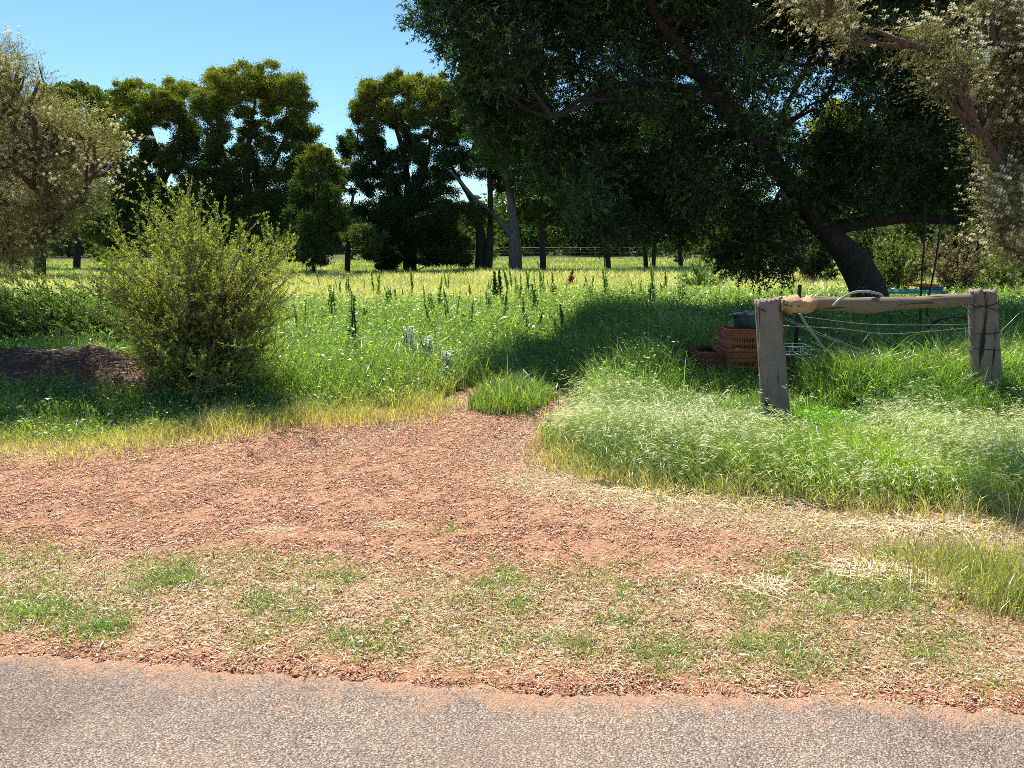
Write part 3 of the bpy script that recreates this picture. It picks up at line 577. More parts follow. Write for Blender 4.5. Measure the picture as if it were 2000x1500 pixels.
def far_trees():
    D = 47.0
    far_tree('dark tree with a rounded crown rising just right of the cream blossomed tree', (150, 528), 52, [[(150, 530, 8), (152, 430, 7), (140, 300, 4), (130, 220, 2)], [(152, 430, 5), (185, 320, 3), (192, 220, 2)]],
        [(128, 188, 36, 26), (190, 200, 40, 28), (95, 235, 35, 35), (150, 260, 60, 40), (215, 255, 30, 45), (60, 290, 50, 50), (200, 320, 45, 40), (120, 350, 70, 45), (200, 400, 50, 45), (60, 400, 60, 50)], 34000, .17, .10, DG, OL, top=OL*1.2)
    far_tree('dark forked trunk tree standing behind the cream blossomed tree on the left', (78, 530), 36, [[(76, 532, 13), (78, 470, 11), (60, 400, 7), (30, 340, 4)], [(80, 470, 7), (110, 420, 5), (150, 390, 3)]],
        [(20, 400, 60, 50), (90, 410, 60, 40), (150, 400, 45, 40), (60, 350, 70, 40), (-60, 400, 70, 60), (180, 440, 35, 30)], 26000, .14, .08, DG, OL)
    far_tree('tall tree with golden green crown and forked trunk, left of the broadest tree', (328, 530), D, [[(328, 532, 9), (325, 420, 8), (318, 350, 7), (300, 270, 4), (275, 215, 2)], [(322, 352, 5), (345, 300, 4), (352, 220, 2)]],
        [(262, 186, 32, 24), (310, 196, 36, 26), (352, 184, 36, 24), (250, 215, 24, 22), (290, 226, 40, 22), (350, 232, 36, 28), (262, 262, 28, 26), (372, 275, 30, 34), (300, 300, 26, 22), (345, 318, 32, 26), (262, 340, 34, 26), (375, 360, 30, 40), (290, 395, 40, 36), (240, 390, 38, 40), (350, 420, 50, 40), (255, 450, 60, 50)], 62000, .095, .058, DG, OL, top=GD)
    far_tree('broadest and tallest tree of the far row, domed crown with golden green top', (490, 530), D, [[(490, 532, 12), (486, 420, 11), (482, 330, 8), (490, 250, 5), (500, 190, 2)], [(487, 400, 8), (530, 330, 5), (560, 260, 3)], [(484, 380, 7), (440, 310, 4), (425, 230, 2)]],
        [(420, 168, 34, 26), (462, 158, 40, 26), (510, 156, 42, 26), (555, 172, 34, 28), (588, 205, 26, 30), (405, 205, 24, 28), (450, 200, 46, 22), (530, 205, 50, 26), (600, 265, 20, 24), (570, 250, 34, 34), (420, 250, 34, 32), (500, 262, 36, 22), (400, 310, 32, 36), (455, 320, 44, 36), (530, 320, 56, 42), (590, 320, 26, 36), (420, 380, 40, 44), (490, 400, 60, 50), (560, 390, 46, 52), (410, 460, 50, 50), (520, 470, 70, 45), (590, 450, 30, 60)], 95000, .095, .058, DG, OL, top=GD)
    far_tree('low bushy tree with yellow green sprays, standing in the gap of the far row', (612, 530), 40, [[(612, 532, 7), (614, 440, 5), (622, 340, 2)], [(612, 500, 4), (590, 440, 2)]],
        [(622, 305, 26, 18), (645, 325, 26, 22), (600, 340, 24, 26), (650, 365, 24, 26), (605, 385, 34, 34), (655, 405, 24, 34), (590, 430, 26, 26), (620, 440, 36, 34), (600, 480, 40, 34), (568, 418, 10, 12)], 42000, .10, .06, BG, GG, top=np.array([.20, .19, .03]), thick=.8)
    far_tree('stubby dark trunk with sparse grey green crown in the gap of the far row', (680, 530), 44, [[(678, 532, 7), (680, 480, 6), (684, 420, 5), (690, 380, 3)], [(682, 450, 3), (720, 440, 2), (742, 450, 1)]],
        [(712, 462, 34, 20), (735, 480, 22, 18), (690, 445, 30, 14), (650, 470, 22, 20)], 7500, .13, .06, GG*1.6, OL*1.4, top=None)
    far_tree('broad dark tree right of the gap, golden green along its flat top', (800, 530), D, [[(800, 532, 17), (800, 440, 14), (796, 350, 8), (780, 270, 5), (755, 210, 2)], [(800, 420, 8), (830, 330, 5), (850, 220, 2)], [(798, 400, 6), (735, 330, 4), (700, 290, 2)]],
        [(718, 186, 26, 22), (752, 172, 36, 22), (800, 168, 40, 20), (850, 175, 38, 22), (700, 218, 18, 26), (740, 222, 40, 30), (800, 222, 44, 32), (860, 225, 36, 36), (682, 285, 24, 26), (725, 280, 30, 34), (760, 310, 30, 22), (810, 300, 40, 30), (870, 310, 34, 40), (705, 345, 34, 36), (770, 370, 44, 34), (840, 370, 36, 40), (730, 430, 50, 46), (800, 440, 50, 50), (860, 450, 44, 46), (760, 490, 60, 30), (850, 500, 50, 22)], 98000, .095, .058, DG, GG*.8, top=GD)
    far_tree('twin trunked dark tree right of the broad tree with leafy shoots at its base', (945, 528), 46, [[(938, 530, 16), (940, 470, 13), (925, 400, 7), (890, 340, 4), (870, 300, 2)], [(952, 530, 12), (958, 440, 8), (955, 330, 5), (940, 240, 3)]],
        [(900, 195, 44, 30), (940, 170, 40, 24), (900, 250, 40, 40), (950, 240, 50, 44), (990, 280, 40, 40), (930, 320, 36, 30), (985, 350, 30, 26), (880, 420, 26, 26), (930, 420, 24, 20), (890, 495, 38, 26)], 52000, .095, .058, DG, OL*.8, top=OL)
    far_tree('pale peeling trunk with one bare limb leaning out to the left', (1006, 525), 45, [[(1007, 530, 17), (1005, 480, 15), (1002, 420, 11), (992, 350, 8), (975, 290, 4)], [(1004, 470, 8), (975, 430, 6), (930, 390, 4), (895, 350, 3), (868, 325, 1.5)], [(935, 392, 2.5), (905, 400, 1.6), (890, 420, .8)]],
        [(985, 250, 40, 34), (1020, 290, 40, 40), (960, 300, 26, 20), (1040, 240, 40, 40)], 16000, .095, .058, DG, OL, mat='grey_bark')
    far_tree('slim forked dark trunk standing alone between pale trunk and the big leaning tree', (1061, 525), 45, [[(1061, 529, 8), (1059, 480, 7), (1055, 435, 5), (1045, 390, 3)], [(1058, 445, 4), (1075, 415, 3), (1085, 380, 2)]],
        [(1050, 370, 44, 40), (1090, 350, 40, 40), (1060, 300, 60, 44), (1040, 415, 24, 20), (1085, 425, 22, 16)], 22000, .095, .058, DG, OL)
    for px, py, dd, lab, w in ((1187, 527, 44, 'straight dark trunk seen under the left half of the leaning tree', 9), (1262, 524, 47, 'pair of thin dark trunks right of the straight trunk under the leaning tree', 6), (1330, 524, 49, 'thin dark trunk in front of the bright strip of far meadow', 6)):
        tk = [[(px, py+4, w), (px-2, 460, w*.8), (px+8, 390, w*.6), (px, 320, w*.3)]]
        if w == 6 and px < 1300: tk.append([(px+14, py+4, 5), (px+18, 460, 4), (px+30, 400, 3)])
        far_tree(lab, (px, py), dd, tk, [(px-30, 380, 44, 40), (px+30, 370, 44, 40), (px, 320, 60, 44), (px-20, 260, 60, 40), (px+10, 430, 40, 24), (px+30, 200, 60, 40)], 26000, .095, .058, DG, OL)
    far_tree('round crowned tree with sunlit golden top seen through the gap of the leaning tree', (1650, 520), 40, [[(1650, 525, 10), (1650, 420, 8), (1645, 300, 4)]],
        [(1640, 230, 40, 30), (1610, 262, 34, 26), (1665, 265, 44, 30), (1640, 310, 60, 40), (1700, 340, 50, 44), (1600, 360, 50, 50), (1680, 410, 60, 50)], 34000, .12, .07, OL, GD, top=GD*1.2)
    far_tree('dark tree closing the view behind the leaning trunk on the right', (1810, 520), 36, [[(1810, 530, 12), (1806, 420, 9), (1800, 300, 5)]],
        [(1760, 250, 60, 40), (1840, 250, 70, 50), (1740, 320, 60, 50), (1830, 340, 80, 60), (1760, 400, 70, 50), (1860, 420, 70, 50)], 34000, .14, .08, DG, OL)
    far_tree('dark tree behind the blossoms at the right edge', (1965, 520), 33, [[(1965, 535, 14), (1960, 420, 10), (1955, 300, 5)]],
        [(1930, 180, 70, 60), (2010, 200, 80, 70), (1950, 290, 80, 60), (2030, 320, 80, 70), (1930, 380, 60, 60), (2000, 430, 80, 60), (1920, 460, 40, 40)], 40000, .14, .08, DG, OL)
far_trees()
def wood_belt():
    """the wood far beyond the meadow"""
    pf = []
    for i in range(230):
        y = rng.uniform(95, 150); x = rng.uniform(-.95, .95)*y; top = rng.uniform(7, 12)*(.8+.2*math.sin(x*.09)); r = rng.uniform(2.2, 3.8)
        pf.append([x, y, top-r, r*1.5, r, r]); pf.append([x+rng.normal(0, 3), y+1, top*.5, r*1.5, r, r*1.1]); pf.append([x+rng.normal(0, 3), y, 1.4, r*1.5, r, 2.2])
    for i in range(26):
        y = rng.uniform(58, 75); x = rng.uniform(-.8, .8)*y; r = rng.uniform(.8, 1.6); pf.append([x, y, r*.7, r*1.4, r, r])
    P, d, j = puff_points(pf, 300000, 9, .5, .4); n = len(P); D = rdir(n); m = rng.uniform(0, 1, (n, 1))
    V, Q = leafquads(P, D, np.full(n, .55), np.full(n, .36)); 
    tag(mesh('distant_wood', V, Q, M['far_leaf'], col=jitcol(DG*1.1*(1-m)+OL*m, n)), 'dense dark wood beyond the far row of trees', 'wood', kind='stuff')
wood_belt()
# ------------------------------------------------------------------ leafy sprays
def sprays(A, Dr, Lt, nl, L, W, spread=.9, droop=.1, start=.1):
    """twigs at A along Dr with nl leaves each; returns leaf bases, directions"""
    n = len(A); t = rng.uniform(start, 1, (n, nl)); Lt = np.broadcast_to(Lt, (n,))
    P = A[:, None]+Dr[:, None]*(t*Lt[:, None])[..., None]; P[..., 2] -= droop*(t**2)*Lt[:, None]
    D = unit(Dr[:, None]*.9+rng.normal(0, spread, (n, nl, 3))+np.array([0, 0, -droop*1.5]))
    return P.reshape(-1, 3), D.reshape(-1, 3), t.ravel()
def twigmesh(A, Dr, Lt, r=.0025, droop=.1):
    n = len(A); Lt = np.broadcast_to(Lt, (n,))[:, None]; s = unit(np.cross(Dr, rdir(n)))*r; M_ = A+Dr*Lt*.5; M_[:, 2:] -= droop*.25*Lt
    E = A+Dr*Lt; E[:, 2:] -= droop*Lt
    V = np.stack([A-s, A+s, M_-s*.8, M_+s*.8, E-s*.3, E+s*.3], 1).reshape(-1, 3); b = np.arange(n)[:, None]*6
    return V, np.concatenate([b+[0, 1, 3, 2], b+[2, 3, 5, 4]])
# the big leaning tree
def leaning_tree():
    D = 13.6; s = sc(D); b = at(1712, 680, 14.2); b[2] = H(b[0], b[1])
    root = empty('leaning_tree', b, 'big dark evergreen tree with a curved trunk leaning left over the track', 'tree')
    def T(pts, n=26): return spline([at(x, y, d) for x, y, d in pts], n)
    main = T([(1730, 700, 14.2), (1706, 635, 14.2), (1695, 565, 14.1), (1660, 500, 14.0), (1619, 458, 13.95), (1572, 400, 13.9), (1490, 290, 13.7), (1430, 215, 13.5), (1362, 140, 13.3), (1290, 40, 13.1), (1240, -50, 13), (1180, -150, 12.8)], 44)
    rad = np.interp(np.linspace(0, 1, 44), [0, .10, .2, .3, .4, .5, .6, .75, 1], np.array([50, 38, 34, 25, 20, 17, 16, 11, 4])*s)
    mb = MB(); mb.tube(main, rad, 14, cap=False, wob=.05, seed=1); mb.build('trunk', M['bark'], root, True)
    L = []
    L.append((T([(1438, 245, 13.5), (1395, 195, 13.3), (1340, 175, 13.1), (1250, 165, 12.9), (1170, 175, 12.6), (1080, 230, 12.3)]), 13, 3))
    L.append((T([(1610, 448, 13.95), (1680, 436, 13.9), (1780, 425, 13.8), (1880, 428, 13.6), (1980, 380, 13.3)]), 15, 5))
    L.append((T([(1560, 400, 13.8), (1510, 430, 13.8), (1460, 480, 13.8)]), 8, 3))
    L.append((T([(1500, 320, 13.7), (1530, 220, 13.9), (1580, 120, 14.0), (1600, 0, 14.1), (1640, -80, 14)]), 6, 3))
    L.append((T([(1690, 436, 13.9), (1760, 330, 14.2), (1800, 200, 14.4), (1790, 60, 14.5)]), 6, 3))
    L.append((T([(1370, 150, 13.3), (1290, 110, 13.6), (1180, 60, 13.8), (1040, 40, 13.8), (930, 20, 13.6)]), 10, 2.5))
    L.append((T([(1440, 250, 13.5), (1350, 300, 14.2), (1250, 340, 14.6), (1130, 400, 14.6)]), 9, 2.5))
    for p, a, c in L:
        m = MB(); m.tube(p, np.linspace(a, c, len(p))*s, 9, cap=False, wob=.05, seed=a); m.build('limb', M['bark'], root, True)
    pf = [(862, 15, 42), (915, 60, 60), (1000, 40, 80), (1110, 50, 90), (1000, -60, 90), (1120, -70, 100), (1250, 30, 90), (1380, 50, 85), (1260, -70, 90),
          (925, 105, 36), (940, 178, 44), (1000, 150, 76), (1090, 150, 90), (985, 245, 56), (1060, 260, 86), (1170, 240, 90), (1190, 330, 92), (1090, 350, 66), (1150, 430, 74), (1050, 315, 46),
          (1280, 150, 86), (1290, 290, 90), (1280, 400, 90), (1390, 350, 90), (1360, 440, 78), (1250, 470, 46), (1420, 510, 48), (1465, 470, 66), (1500, 400, 66), (1490, 530, 40), (1555, 505, 34), (1395, 200, 70), (1460, 90, 70), (1470, 200, 60),
          (1480, 20, 70), (1590, 10, 60), (1690, 40, 90), (1690, 120, 50), (1780, 30, 80), (1650, 350, 70), (1560, 330, 60), (1570, 430, 44), (1720, 300, 60), (1780, 270, 76), (1760, 380, 80), (1860, 330, 90), (1860, 220, 60), (1940, 130, 70), (1950, 240, 80), (1950, 400, 80), (1900, 440, 40), (1700, 410, 50), (1840, 100, 60), (2050, 200, 90), (2050, 350, 90), (1890, -20, 80), (1610, 200, 26), (1520, 250, 36), (1480, 290, 50), (1500, -40, 90), (1530, 60, 60), (1640, 60, 70), (1740, 100, 60), (1760, 190, 50), (1680, 200, 30), (1560, 20, 60), (1650, 300, 50), (1600, 290, 40), (1820, 180, 60), (1400, -50, 90), (1700, -60, 90), (1850, 60, 70)]
    PF = []
    for x, y, r in pf:
        d = 13.7+rng.uniform(-1.6, 1.6); d += .9 if y < 300 and x > 1500 else 0
        c = at(x, y, d); PF.append([*c, r*s, r*s*1.5, r*s])
    for x, y, z, r in ((-1.0, 13.2, 5.6, .7), (.4, 13, 6.0, .9), (1.6, 14.6, 6.2, 1.0), (3.4, 15, 6.4, 1.0), (2.4, 12.2, 6.2, .8), (4.0, 12.6, 6.4, .9), (-.6, 13.4, 6.3, .8), (1.2, 12.6, 6.9, 1.1), (3, 13.4, 7.2, 1.3), (4.6, 14.0, 7.3, 1.2), (6.6, 14.4, 7.1, 1.2), (2.2, 14.8, 6.6, 1.1), (0.3, 14.4, 5.7, 1.0), (5.2, 12.6, 6.6, .9)): PF.append([x, y, z, r, r*1.2, r*.8])  # crown above the view, extra puffs added to deepen the shadow on the track
    sk = [main[12:]]+[p for p, a, c in L]
    lm = MB(); tg = [np.array(p[:3])+rdir(1)[0]*np.array(p[3:6])*.5*q for p in PF for q in (0, 1, 1.2)]; tg = [g_ for g_ in tg if topx(g_[None])[1][0] < np.interp(topx(g_[None])[0][0], [900, 1100, 1400, 1500, 1600, 2000], [250, 380, 430, 480, 400, 380])]; limbs(lm, sk, tg, .04, .010, n=5, pts=9); lm.build('branches', M['bark'], root, True)
    n = 58000; P, d, j = puff_points(PF, n, 12, .55, .25); Dr = unit(d*.8+rdir(n)*.9+np.array([0, 0, -.08])); Lt = rng.uniform(.18, .34, n)
    # the foliage keeps clear of the trunk and of the space below the crown
    qx, qy = topx(P); keep = np.ones(n, bool)
    for ln, wpx, d0 in [(main, 26, .0)]+[(l[0], 15, 0) for l in L[:1]]+[(L[1][0], 12, 0)]:
        lx, ly = topx(ln); dd = np.full(n, 1e9); 
        for i in range(len(lx)-1):
            a = np.array([lx[i], ly[i]]); ab = np.array([lx[i+1], ly[i+1]])-a; w_ = np.stack([qx, qy], -1)-a; tt = np.clip(w_@ab/(ab@ab), 0, 1); dd = np.minimum(dd, np.linalg.norm(w_-tt[:, None]*ab, axis=1))
        keep &= ~((dd < wpx) & (P[:, 1] < 14.2) & (rng.uniform(size=n) < np.where((qy > 410) | (qx < 1440), .9, .45)))
    keep &= qy < np.interp(qx, [800, 900, 980, 1050, 1130, 1200, 1300, 1380, 1430, 1530, 1570, 1610, 1700, 2000], [150, 290, 370, 410, 450, 465, 465, 490, 540, 560, 500, 435, 420, 430])
    P = P[keep]; Dr = Dr[keep]; Lt = Lt[keep]; j = j[keep]; n = len(P)
    V, Q = twigmesh(P, Dr, Lt, .003, .15); mesh('twigs', V, Q, M['twig'], root)
    nl = 15; A, Dl, t = sprays(P, Dr, Lt, nl, .09, .02, .85, .12); N = len(A)
    m = (rng.uniform(0, 1, j.max()+1)**1.6)[j]; m = np.repeat(m, nl)[:, None]; lit_tip = (np.repeat(rng.uniform(size=n) < .17, nl))[:, None]*(t[:, None] > .4)
    c = np.array([.020, .046, .018])*(1-m)+np.array([.055, .105, .028])*m; c = np.where(lit_tip, np.array([.11, .22, .035]), c)  # brighter leaf colour on some twig ends stands in for lit patches
    V, Q = leafquads(A, Dl, rng.uniform(.055, .10, N), rng.uniform(.016, .026, N)); mesh('foliage', V, Q, M['leaf'], root, jitcol(c, N, .2, .08))
    tg = MB(); R = [[1, 0, 0], [0, 1, 0], [0, 0, 1]]; tg.box(at(1687, 609, 13.70), (.15, .01, .11)); o = tg.build('tag', M['white'], root, False); o['label'] = 'small white tag on the trunk'
leaning_tree()
# ------------------------------------------------------------------ cream blossomed trees
def pompom(r=.016):
    n = 34; d = rdir(n); P = d*r*.25; V, Q = leafquads(P, d, np.full(n, r), np.full(n, r*.35), 0); 
    me_o = mesh('blossom', V, Q, M['petal'], col=np.repeat(np.clip(np.array([[.88, .83, .58]])*np.exp(rng.normal(0, .08, (n, 1))), 0, .9), 4, 0)); return me_o
def blossom_tree(label, base, D, trunk, limbsp, puffs, ntw, dj, seed, nbl, ca=(.14, .125, .06), cb=(.23, .23, .085)):
    s = sc(D); b = np.array(base, float); b[2] = H(b[0], b[1])
    root = empty('blossom_tree', b, label, 'tree', None)
    mb = MB(); tp = spline(trunk, 20); mb.tube(tp, np.linspace(.17, .07, 20), 10, cap=False, wob=.08); mb.build('trunk', M['grey_bark'], root, True)
    sk = [tp[8:]]; lm = MB()
    for p in limbsp:
        q = spline([at(x, y, d) for x, y, d in p], 16); sk.append(q); lm.tube(q, np.linspace(.028, .005, 16), 7, cap=False, wob=.05)
    PF = []
    for x, y, r, *dd in puffs:
        c = at(x, y, dd[0] if dd else D+rng.uniform(-dj, dj)); r = r*(.86 if seed == 5 else 1); PF.append([*c, r*s, r*s*1.3, r*s])
    limbs(lm, sk, [np.array(p[:3])+rdir(1)[0]*np.array(p[3:6])*.6*q for p in PF for q in (0, .8, 1, 1.2)], .03, .006, n=5, pts=9); lm.build('branches', M['twig'], root, True)
    n = ntw; P, d, j = puff_points(PF, n, 14, .36, .2); Dr = unit(d*.8+rdir(n)*.7+np.array([0, 0, .25])); Lt = rng.uniform(.08, .34, n)
    V, Q = twigmesh(P, Dr, Lt, .0016, .05); mesh('twigs', V, Q, M['twig'], root)
    nl = 15; A, Dl, t = sprays(P, Dr, Lt, nl, .02, .004, .8, .05); N = len(A)
    m = (rng.uniform(0, 1, j.max()+1))[j]; m = np.repeat(m, nl)[:, None]
    c = np.array(ca)*(1-m)+np.array(cb)*m
    V, Q = leafquads(A, Dl, rng.uniform(.016, .032, N), rng.uniform(.004, .007, N)); mesh('foliage', V, Q, M['needle'], root, jitcol(c, N, .2, .08))
    # blossoms sit on twig tips, most of them where the crown meets the light
    tips = P+Dr*Lt[:, None]; tips[:, 2] -= .05*Lt
    cl = (rng.uniform(size=j.max()+1) < .7)[j]; dn = nz(tips[:, 0]*3, tips[:, 2]*3, 1.0, seed)
    k = np.where(cl & (dn > -.3) & (rng.uniform(size=n) < nbl*1.6))[0]
    pm = pompom(); base_v = np.empty(len(pm.data.vertices)*3, np.float32); pm.data.vertices.foreach_get('co', base_v); base_v = base_v.reshape(-1, 3); nv = len(base_v)
    order = k[np.argsort(tips[k][:, 1]+.4*np.abs(tips[k][:, 0]))]
    vis = [i for i in order if abs(tips[i, 0]) < tips[i, 1]*.66 and tips[i, 2] < EYE+tips[i, 1]*.33][:100]
    for q, i in enumerate(vis):
        o = pm if q == 0 else pm.copy()
        if q: S.collection.objects.link(o)
        o.parent = root; o.location = Vector(tips[i].tolist())-Vector(root.location); sc_ = random.uniform(.8, 1.25); o.scale = (sc_,)*3; o.rotation_euler = (random.uniform(0, 6), random.uniform(0, 6), 0)
    rest = np.setdiff1d(k, vis); sub = rng.permutation(nv//4)
    m_ = len(rest); BV = base_v.reshape(-1, 4, 3)[::2].reshape(-1, 3)*1.05; q = len(BV)
    V = (tips[rest][:, None]+BV[None]*rng.uniform(.75, 1.25, (m_, 1, 1))).reshape(-1, 3)
    o = mesh('blossoms', V, np.arange(m_*q).reshape(-1, 4), M['petal'], root, np.clip(np.repeat(np.array([.88, .83, .58])*np.exp(rng.normal(0, .12, (m_, 1))), q, 0), 0, .9)); o['kind'] = 'stuff'
blossom_tree('olive foliaged tree covered in cream blossom leaning in from the left edge', (-7.4, 9.7, 0), 9.3, [(-7.4, 9.7, -.1), (-7.3, 9.6, 1.2), (-7.0, 9.5, 2.3), (-6.7, 9.4, 3.4)],
    [[(-150, 330, 9.3), (0, 330, 9.2), (120, 300, 9.1), (215, 285, 9.0)], [(-120, 250, 9.2), (20, 200, 9.3), (55, 125, 9.3)], [(-140, 380, 9.3), (20, 400, 9.2), (130, 410, 9.1)], [(-20, 240, 9.3), (80, 190, 9.4), (75, 120, 9.4)]],
    [(10, 120, 32), (45, 165, 38), (10, 200, 45), (75, 215, 42), (120, 232, 38), (165, 262, 36), (205, 282, 30), (226, 300, 16), (40, 260, 55), (110, 290, 50), (170, 310, 40), (50, 330, 55), (120, 350, 48), (165, 365, 32), (30, 395, 52), (105, 405, 46), (160, 400, 34), (25, 455, 46), (80, 440, 40), (10, 500, 42), (40, 515, 26), (-60, 200, 70), (-60, 300, 70), (-60, 400, 70), (-70, 480, 60), (-40, 120, 40), (128, 425, 24), (20, 300, 70, 10.5), (100, 300, 60, 10.5), (-40, 320, 80, 10.9), (40, 380, 60, 10.9), (120, 370, 50, 11.0), (-80, 380, 70, 11.0), (0, 240, 60, 11.2)], 17500, .55, 2, .55, (.21, .20, .075), (.38, .39, .12))  # puffs with their own depth: hidden rear foliage added to shade the earth bank
blossom_tree('cream blossomed tree hanging in from the right edge with dull olive foliage', (5.9, 6.9, 0), 6.7, [(5.9, 6.9, -.1), (5.7, 6.8, 1.5), (5.3, 6.7, 2.8), (5.0, 6.6, 4.0)],
    [[(2080, 120, 6.7), (1990, 110, 6.7), (1930, 90, 6.7), (1850, 110, 6.6)], [(2100, -60, 6.7), (1900, -60, 6.6), (1700, -30, 6.6), (1620, 30, 6.5)], [(2100, 260, 6.7), (2010, 300, 6.7), (1960, 330, 6.6)], [(2090, 420, 6.8), (2000, 440, 6.7), (1950, 450, 6.7)]],
    [(1555, 0, 24), (1600, 15, 32), (1640, 50, 28), (1655, 80, 18), (1790, 82, 26), (1825, 100, 34), (1870, 150, 32), (1835, 165, 20), (1862, 190, 18), (1945, 10, 34), (1990, 50, 44), (1965, 130, 36), (1990, 170, 50), (1925, 200, 36), (1970, 240, 50), (1930, 265, 30), (1990, 300, 44), (1945, 310, 26), (1985, 360, 40), (1960, 400, 30), (1990, 430, 36), (1965, 465, 28), (1990, 500, 30), (2060, 100, 60), (2070, 240, 60), (2070, 380, 60), (2080, 500, 60), (1640, -70, 40)], 9500, .4, 5, .34, (.15, .15, .08), (.27, .28, .14))
# ------------------------------------------------------------------ bushes
def bush(name, label, base, D, pts, nst, ntw, nl, leafL, leafW, tw, c1, c2, ctip, mat='needle', group=None, spread=.5, up=.9):
    """many stems fan out from the foot to places inside the outline; sprays of small leaves along them"""
    s = sc(D); b = np.array([*base, H(base[0], base[1])]); root = empty(name, b, label, 'bush', group)
    pts = np.asarray(pts, float); w_ = pts[:, 2]**2; w_ /= w_.sum(); mb = MB(); TW = []; TD = []; HI = []
    for i in range(nst):
        j = rng.choice(len(pts), p=w_); a = rng.uniform(0, 6.28); r = math.sqrt(rng.uniform())
        c = at(pts[j, 0]+math.cos(a)*r*pts[j, 2], pts[j, 1]+math.sin(a)*r*pts[j, 2], D+rng.normal(0, 1)*spread)
        f = b+np.array([rng.normal(0, .14), rng.normal(0, .12), -.05]); d = c-f
        m = f+d*.5+np.array([d[0]*-.10, d[1]*-.10, d[2]*.08])+rng.normal(0, .04, 3)
        p = spline([f, m, c], 10); mb.tube(p, np.linspace(.009 if i > 14 else .024, .002, 10), 4, cap=False)
        t = rng.uniform(.35, 1, ntw); q = np.stack([np.interp(t*9, np.arange(10), p[:, k]) for k in range(3)], -1)
        dr = unit(unit(c-m)*.7+rng.normal(0, .55, (ntw, 3))+np.array([0, 0, up*.5])); TW.append(q); TD.append(dr); HI.append(np.full(ntw, rng.uniform())*.6+t*.4)
    mb.build('stems', M['twig'], root, True)
    P = np.concatenate(TW); Dr = np.concatenate(TD); Hh = np.concatenate(HI); n = len(P); Lt = tw*rng.uniform(.5, 1.2, n)
    V, Q = twigmesh(P, Dr, Lt, .0018, .02); mesh('twigs', V, Q, M['twig'], root)
    A, Dl, t = sprays(P, Dr, Lt, nl, leafL, leafW, .6, .0, 0); N = len(A)
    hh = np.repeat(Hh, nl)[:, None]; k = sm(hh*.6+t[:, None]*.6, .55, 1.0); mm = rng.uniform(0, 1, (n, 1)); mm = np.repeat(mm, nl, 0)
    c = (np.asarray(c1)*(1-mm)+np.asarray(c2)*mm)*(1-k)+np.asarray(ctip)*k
    V, Q = leafquads(A, Dl, leafL*rng.uniform(.7, 1.3, N), leafW*rng.uniform(.7, 1.3, N)); mesh('foliage', V, Q, M[mat], root, jitcol(c, N, .2, .08)); return root
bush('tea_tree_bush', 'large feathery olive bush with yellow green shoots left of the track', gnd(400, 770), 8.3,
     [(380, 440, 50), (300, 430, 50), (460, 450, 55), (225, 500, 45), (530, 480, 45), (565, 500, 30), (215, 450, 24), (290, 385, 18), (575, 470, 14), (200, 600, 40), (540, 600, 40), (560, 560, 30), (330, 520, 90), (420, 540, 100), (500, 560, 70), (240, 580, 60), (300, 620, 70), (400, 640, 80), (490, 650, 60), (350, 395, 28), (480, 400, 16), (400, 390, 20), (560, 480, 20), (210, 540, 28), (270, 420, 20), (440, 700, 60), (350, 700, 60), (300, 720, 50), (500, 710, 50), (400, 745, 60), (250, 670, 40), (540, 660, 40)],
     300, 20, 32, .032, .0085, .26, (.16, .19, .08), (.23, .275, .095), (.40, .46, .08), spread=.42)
for i, (px, py, ty, wd_, lab) in enumerate(((20, 745, 570, 60, 'soft green bush at the left edge above the earth bank'), (120, 735, 575, 55, 'soft green bush second from the left edge behind the earth bank'), (205, 720, 590, 50, 'sparse grey green bush between the earth bank and the large feathery bush'), (-70, 740, 560, 70, 'green bush cut by the left edge behind the bank'))):
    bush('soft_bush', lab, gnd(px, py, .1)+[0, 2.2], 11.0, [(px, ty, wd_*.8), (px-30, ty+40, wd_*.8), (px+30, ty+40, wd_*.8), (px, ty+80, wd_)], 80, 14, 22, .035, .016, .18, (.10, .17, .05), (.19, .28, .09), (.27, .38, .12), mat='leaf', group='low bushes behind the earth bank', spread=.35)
for px, py, w_, lab, c1 in ((1750, 500, 60, 'lit scrubby bush behind the trunk of the leaning tree', (.13, .15, .05)), (1860, 520, 70, 'grey brown twiggy bush behind the right post', (.15, .12, .09)), (1950, 545, 50, 'small yellow green bush at the right edge beyond the post', (.14, .19, .05)), (1370, 560, 40, 'pale leafy bush on the meadow left of the star post', (.12, .19, .06))):
    g0 = at(px, py+60, 20.0 if px > 1400 else 24.0)
    bush('meadow_bush', lab, g0[:2], g0[1], [(px, py-20, w_), (px-30, py+10, w_*.8), (px+30, py+10, w_*.8)], 55, 10, 20, .06, .03, .3, c1, tuple(v*1.4 for v in c1), tuple(v*1.7 for v in c1), mat='leaf', group='bushes beyond the leaning tree', spread=.5)
for px, py, w_, lab in ((1590, 455, 55, 'dark scrub bush beyond the leaning trunk, just left of it'), (1700, 450, 50, 'dark scrub bush seen just right of the leaning trunk'), (1880, 450, 60, 'dark scrub bush behind the two thin bare stems'), (1985, 460, 60, 'dark scrub bush at the right edge under the blossoms')):
    g0 = at(px, 510, 29.0); bush('scrub_bush', lab, g0[:2], 29.0, [(px, py, w_), (px-35, py+25, w_*.8), (px+35, py+25, w_*.8), (px, py+45, w_)], 80, 12, 22, .10, .05, .5, (.04, .07, .025), (.07, .10, .035), (.12, .15, .05), mat='leaf', group='dark scrub beyond the leaning tree', spread=.8)
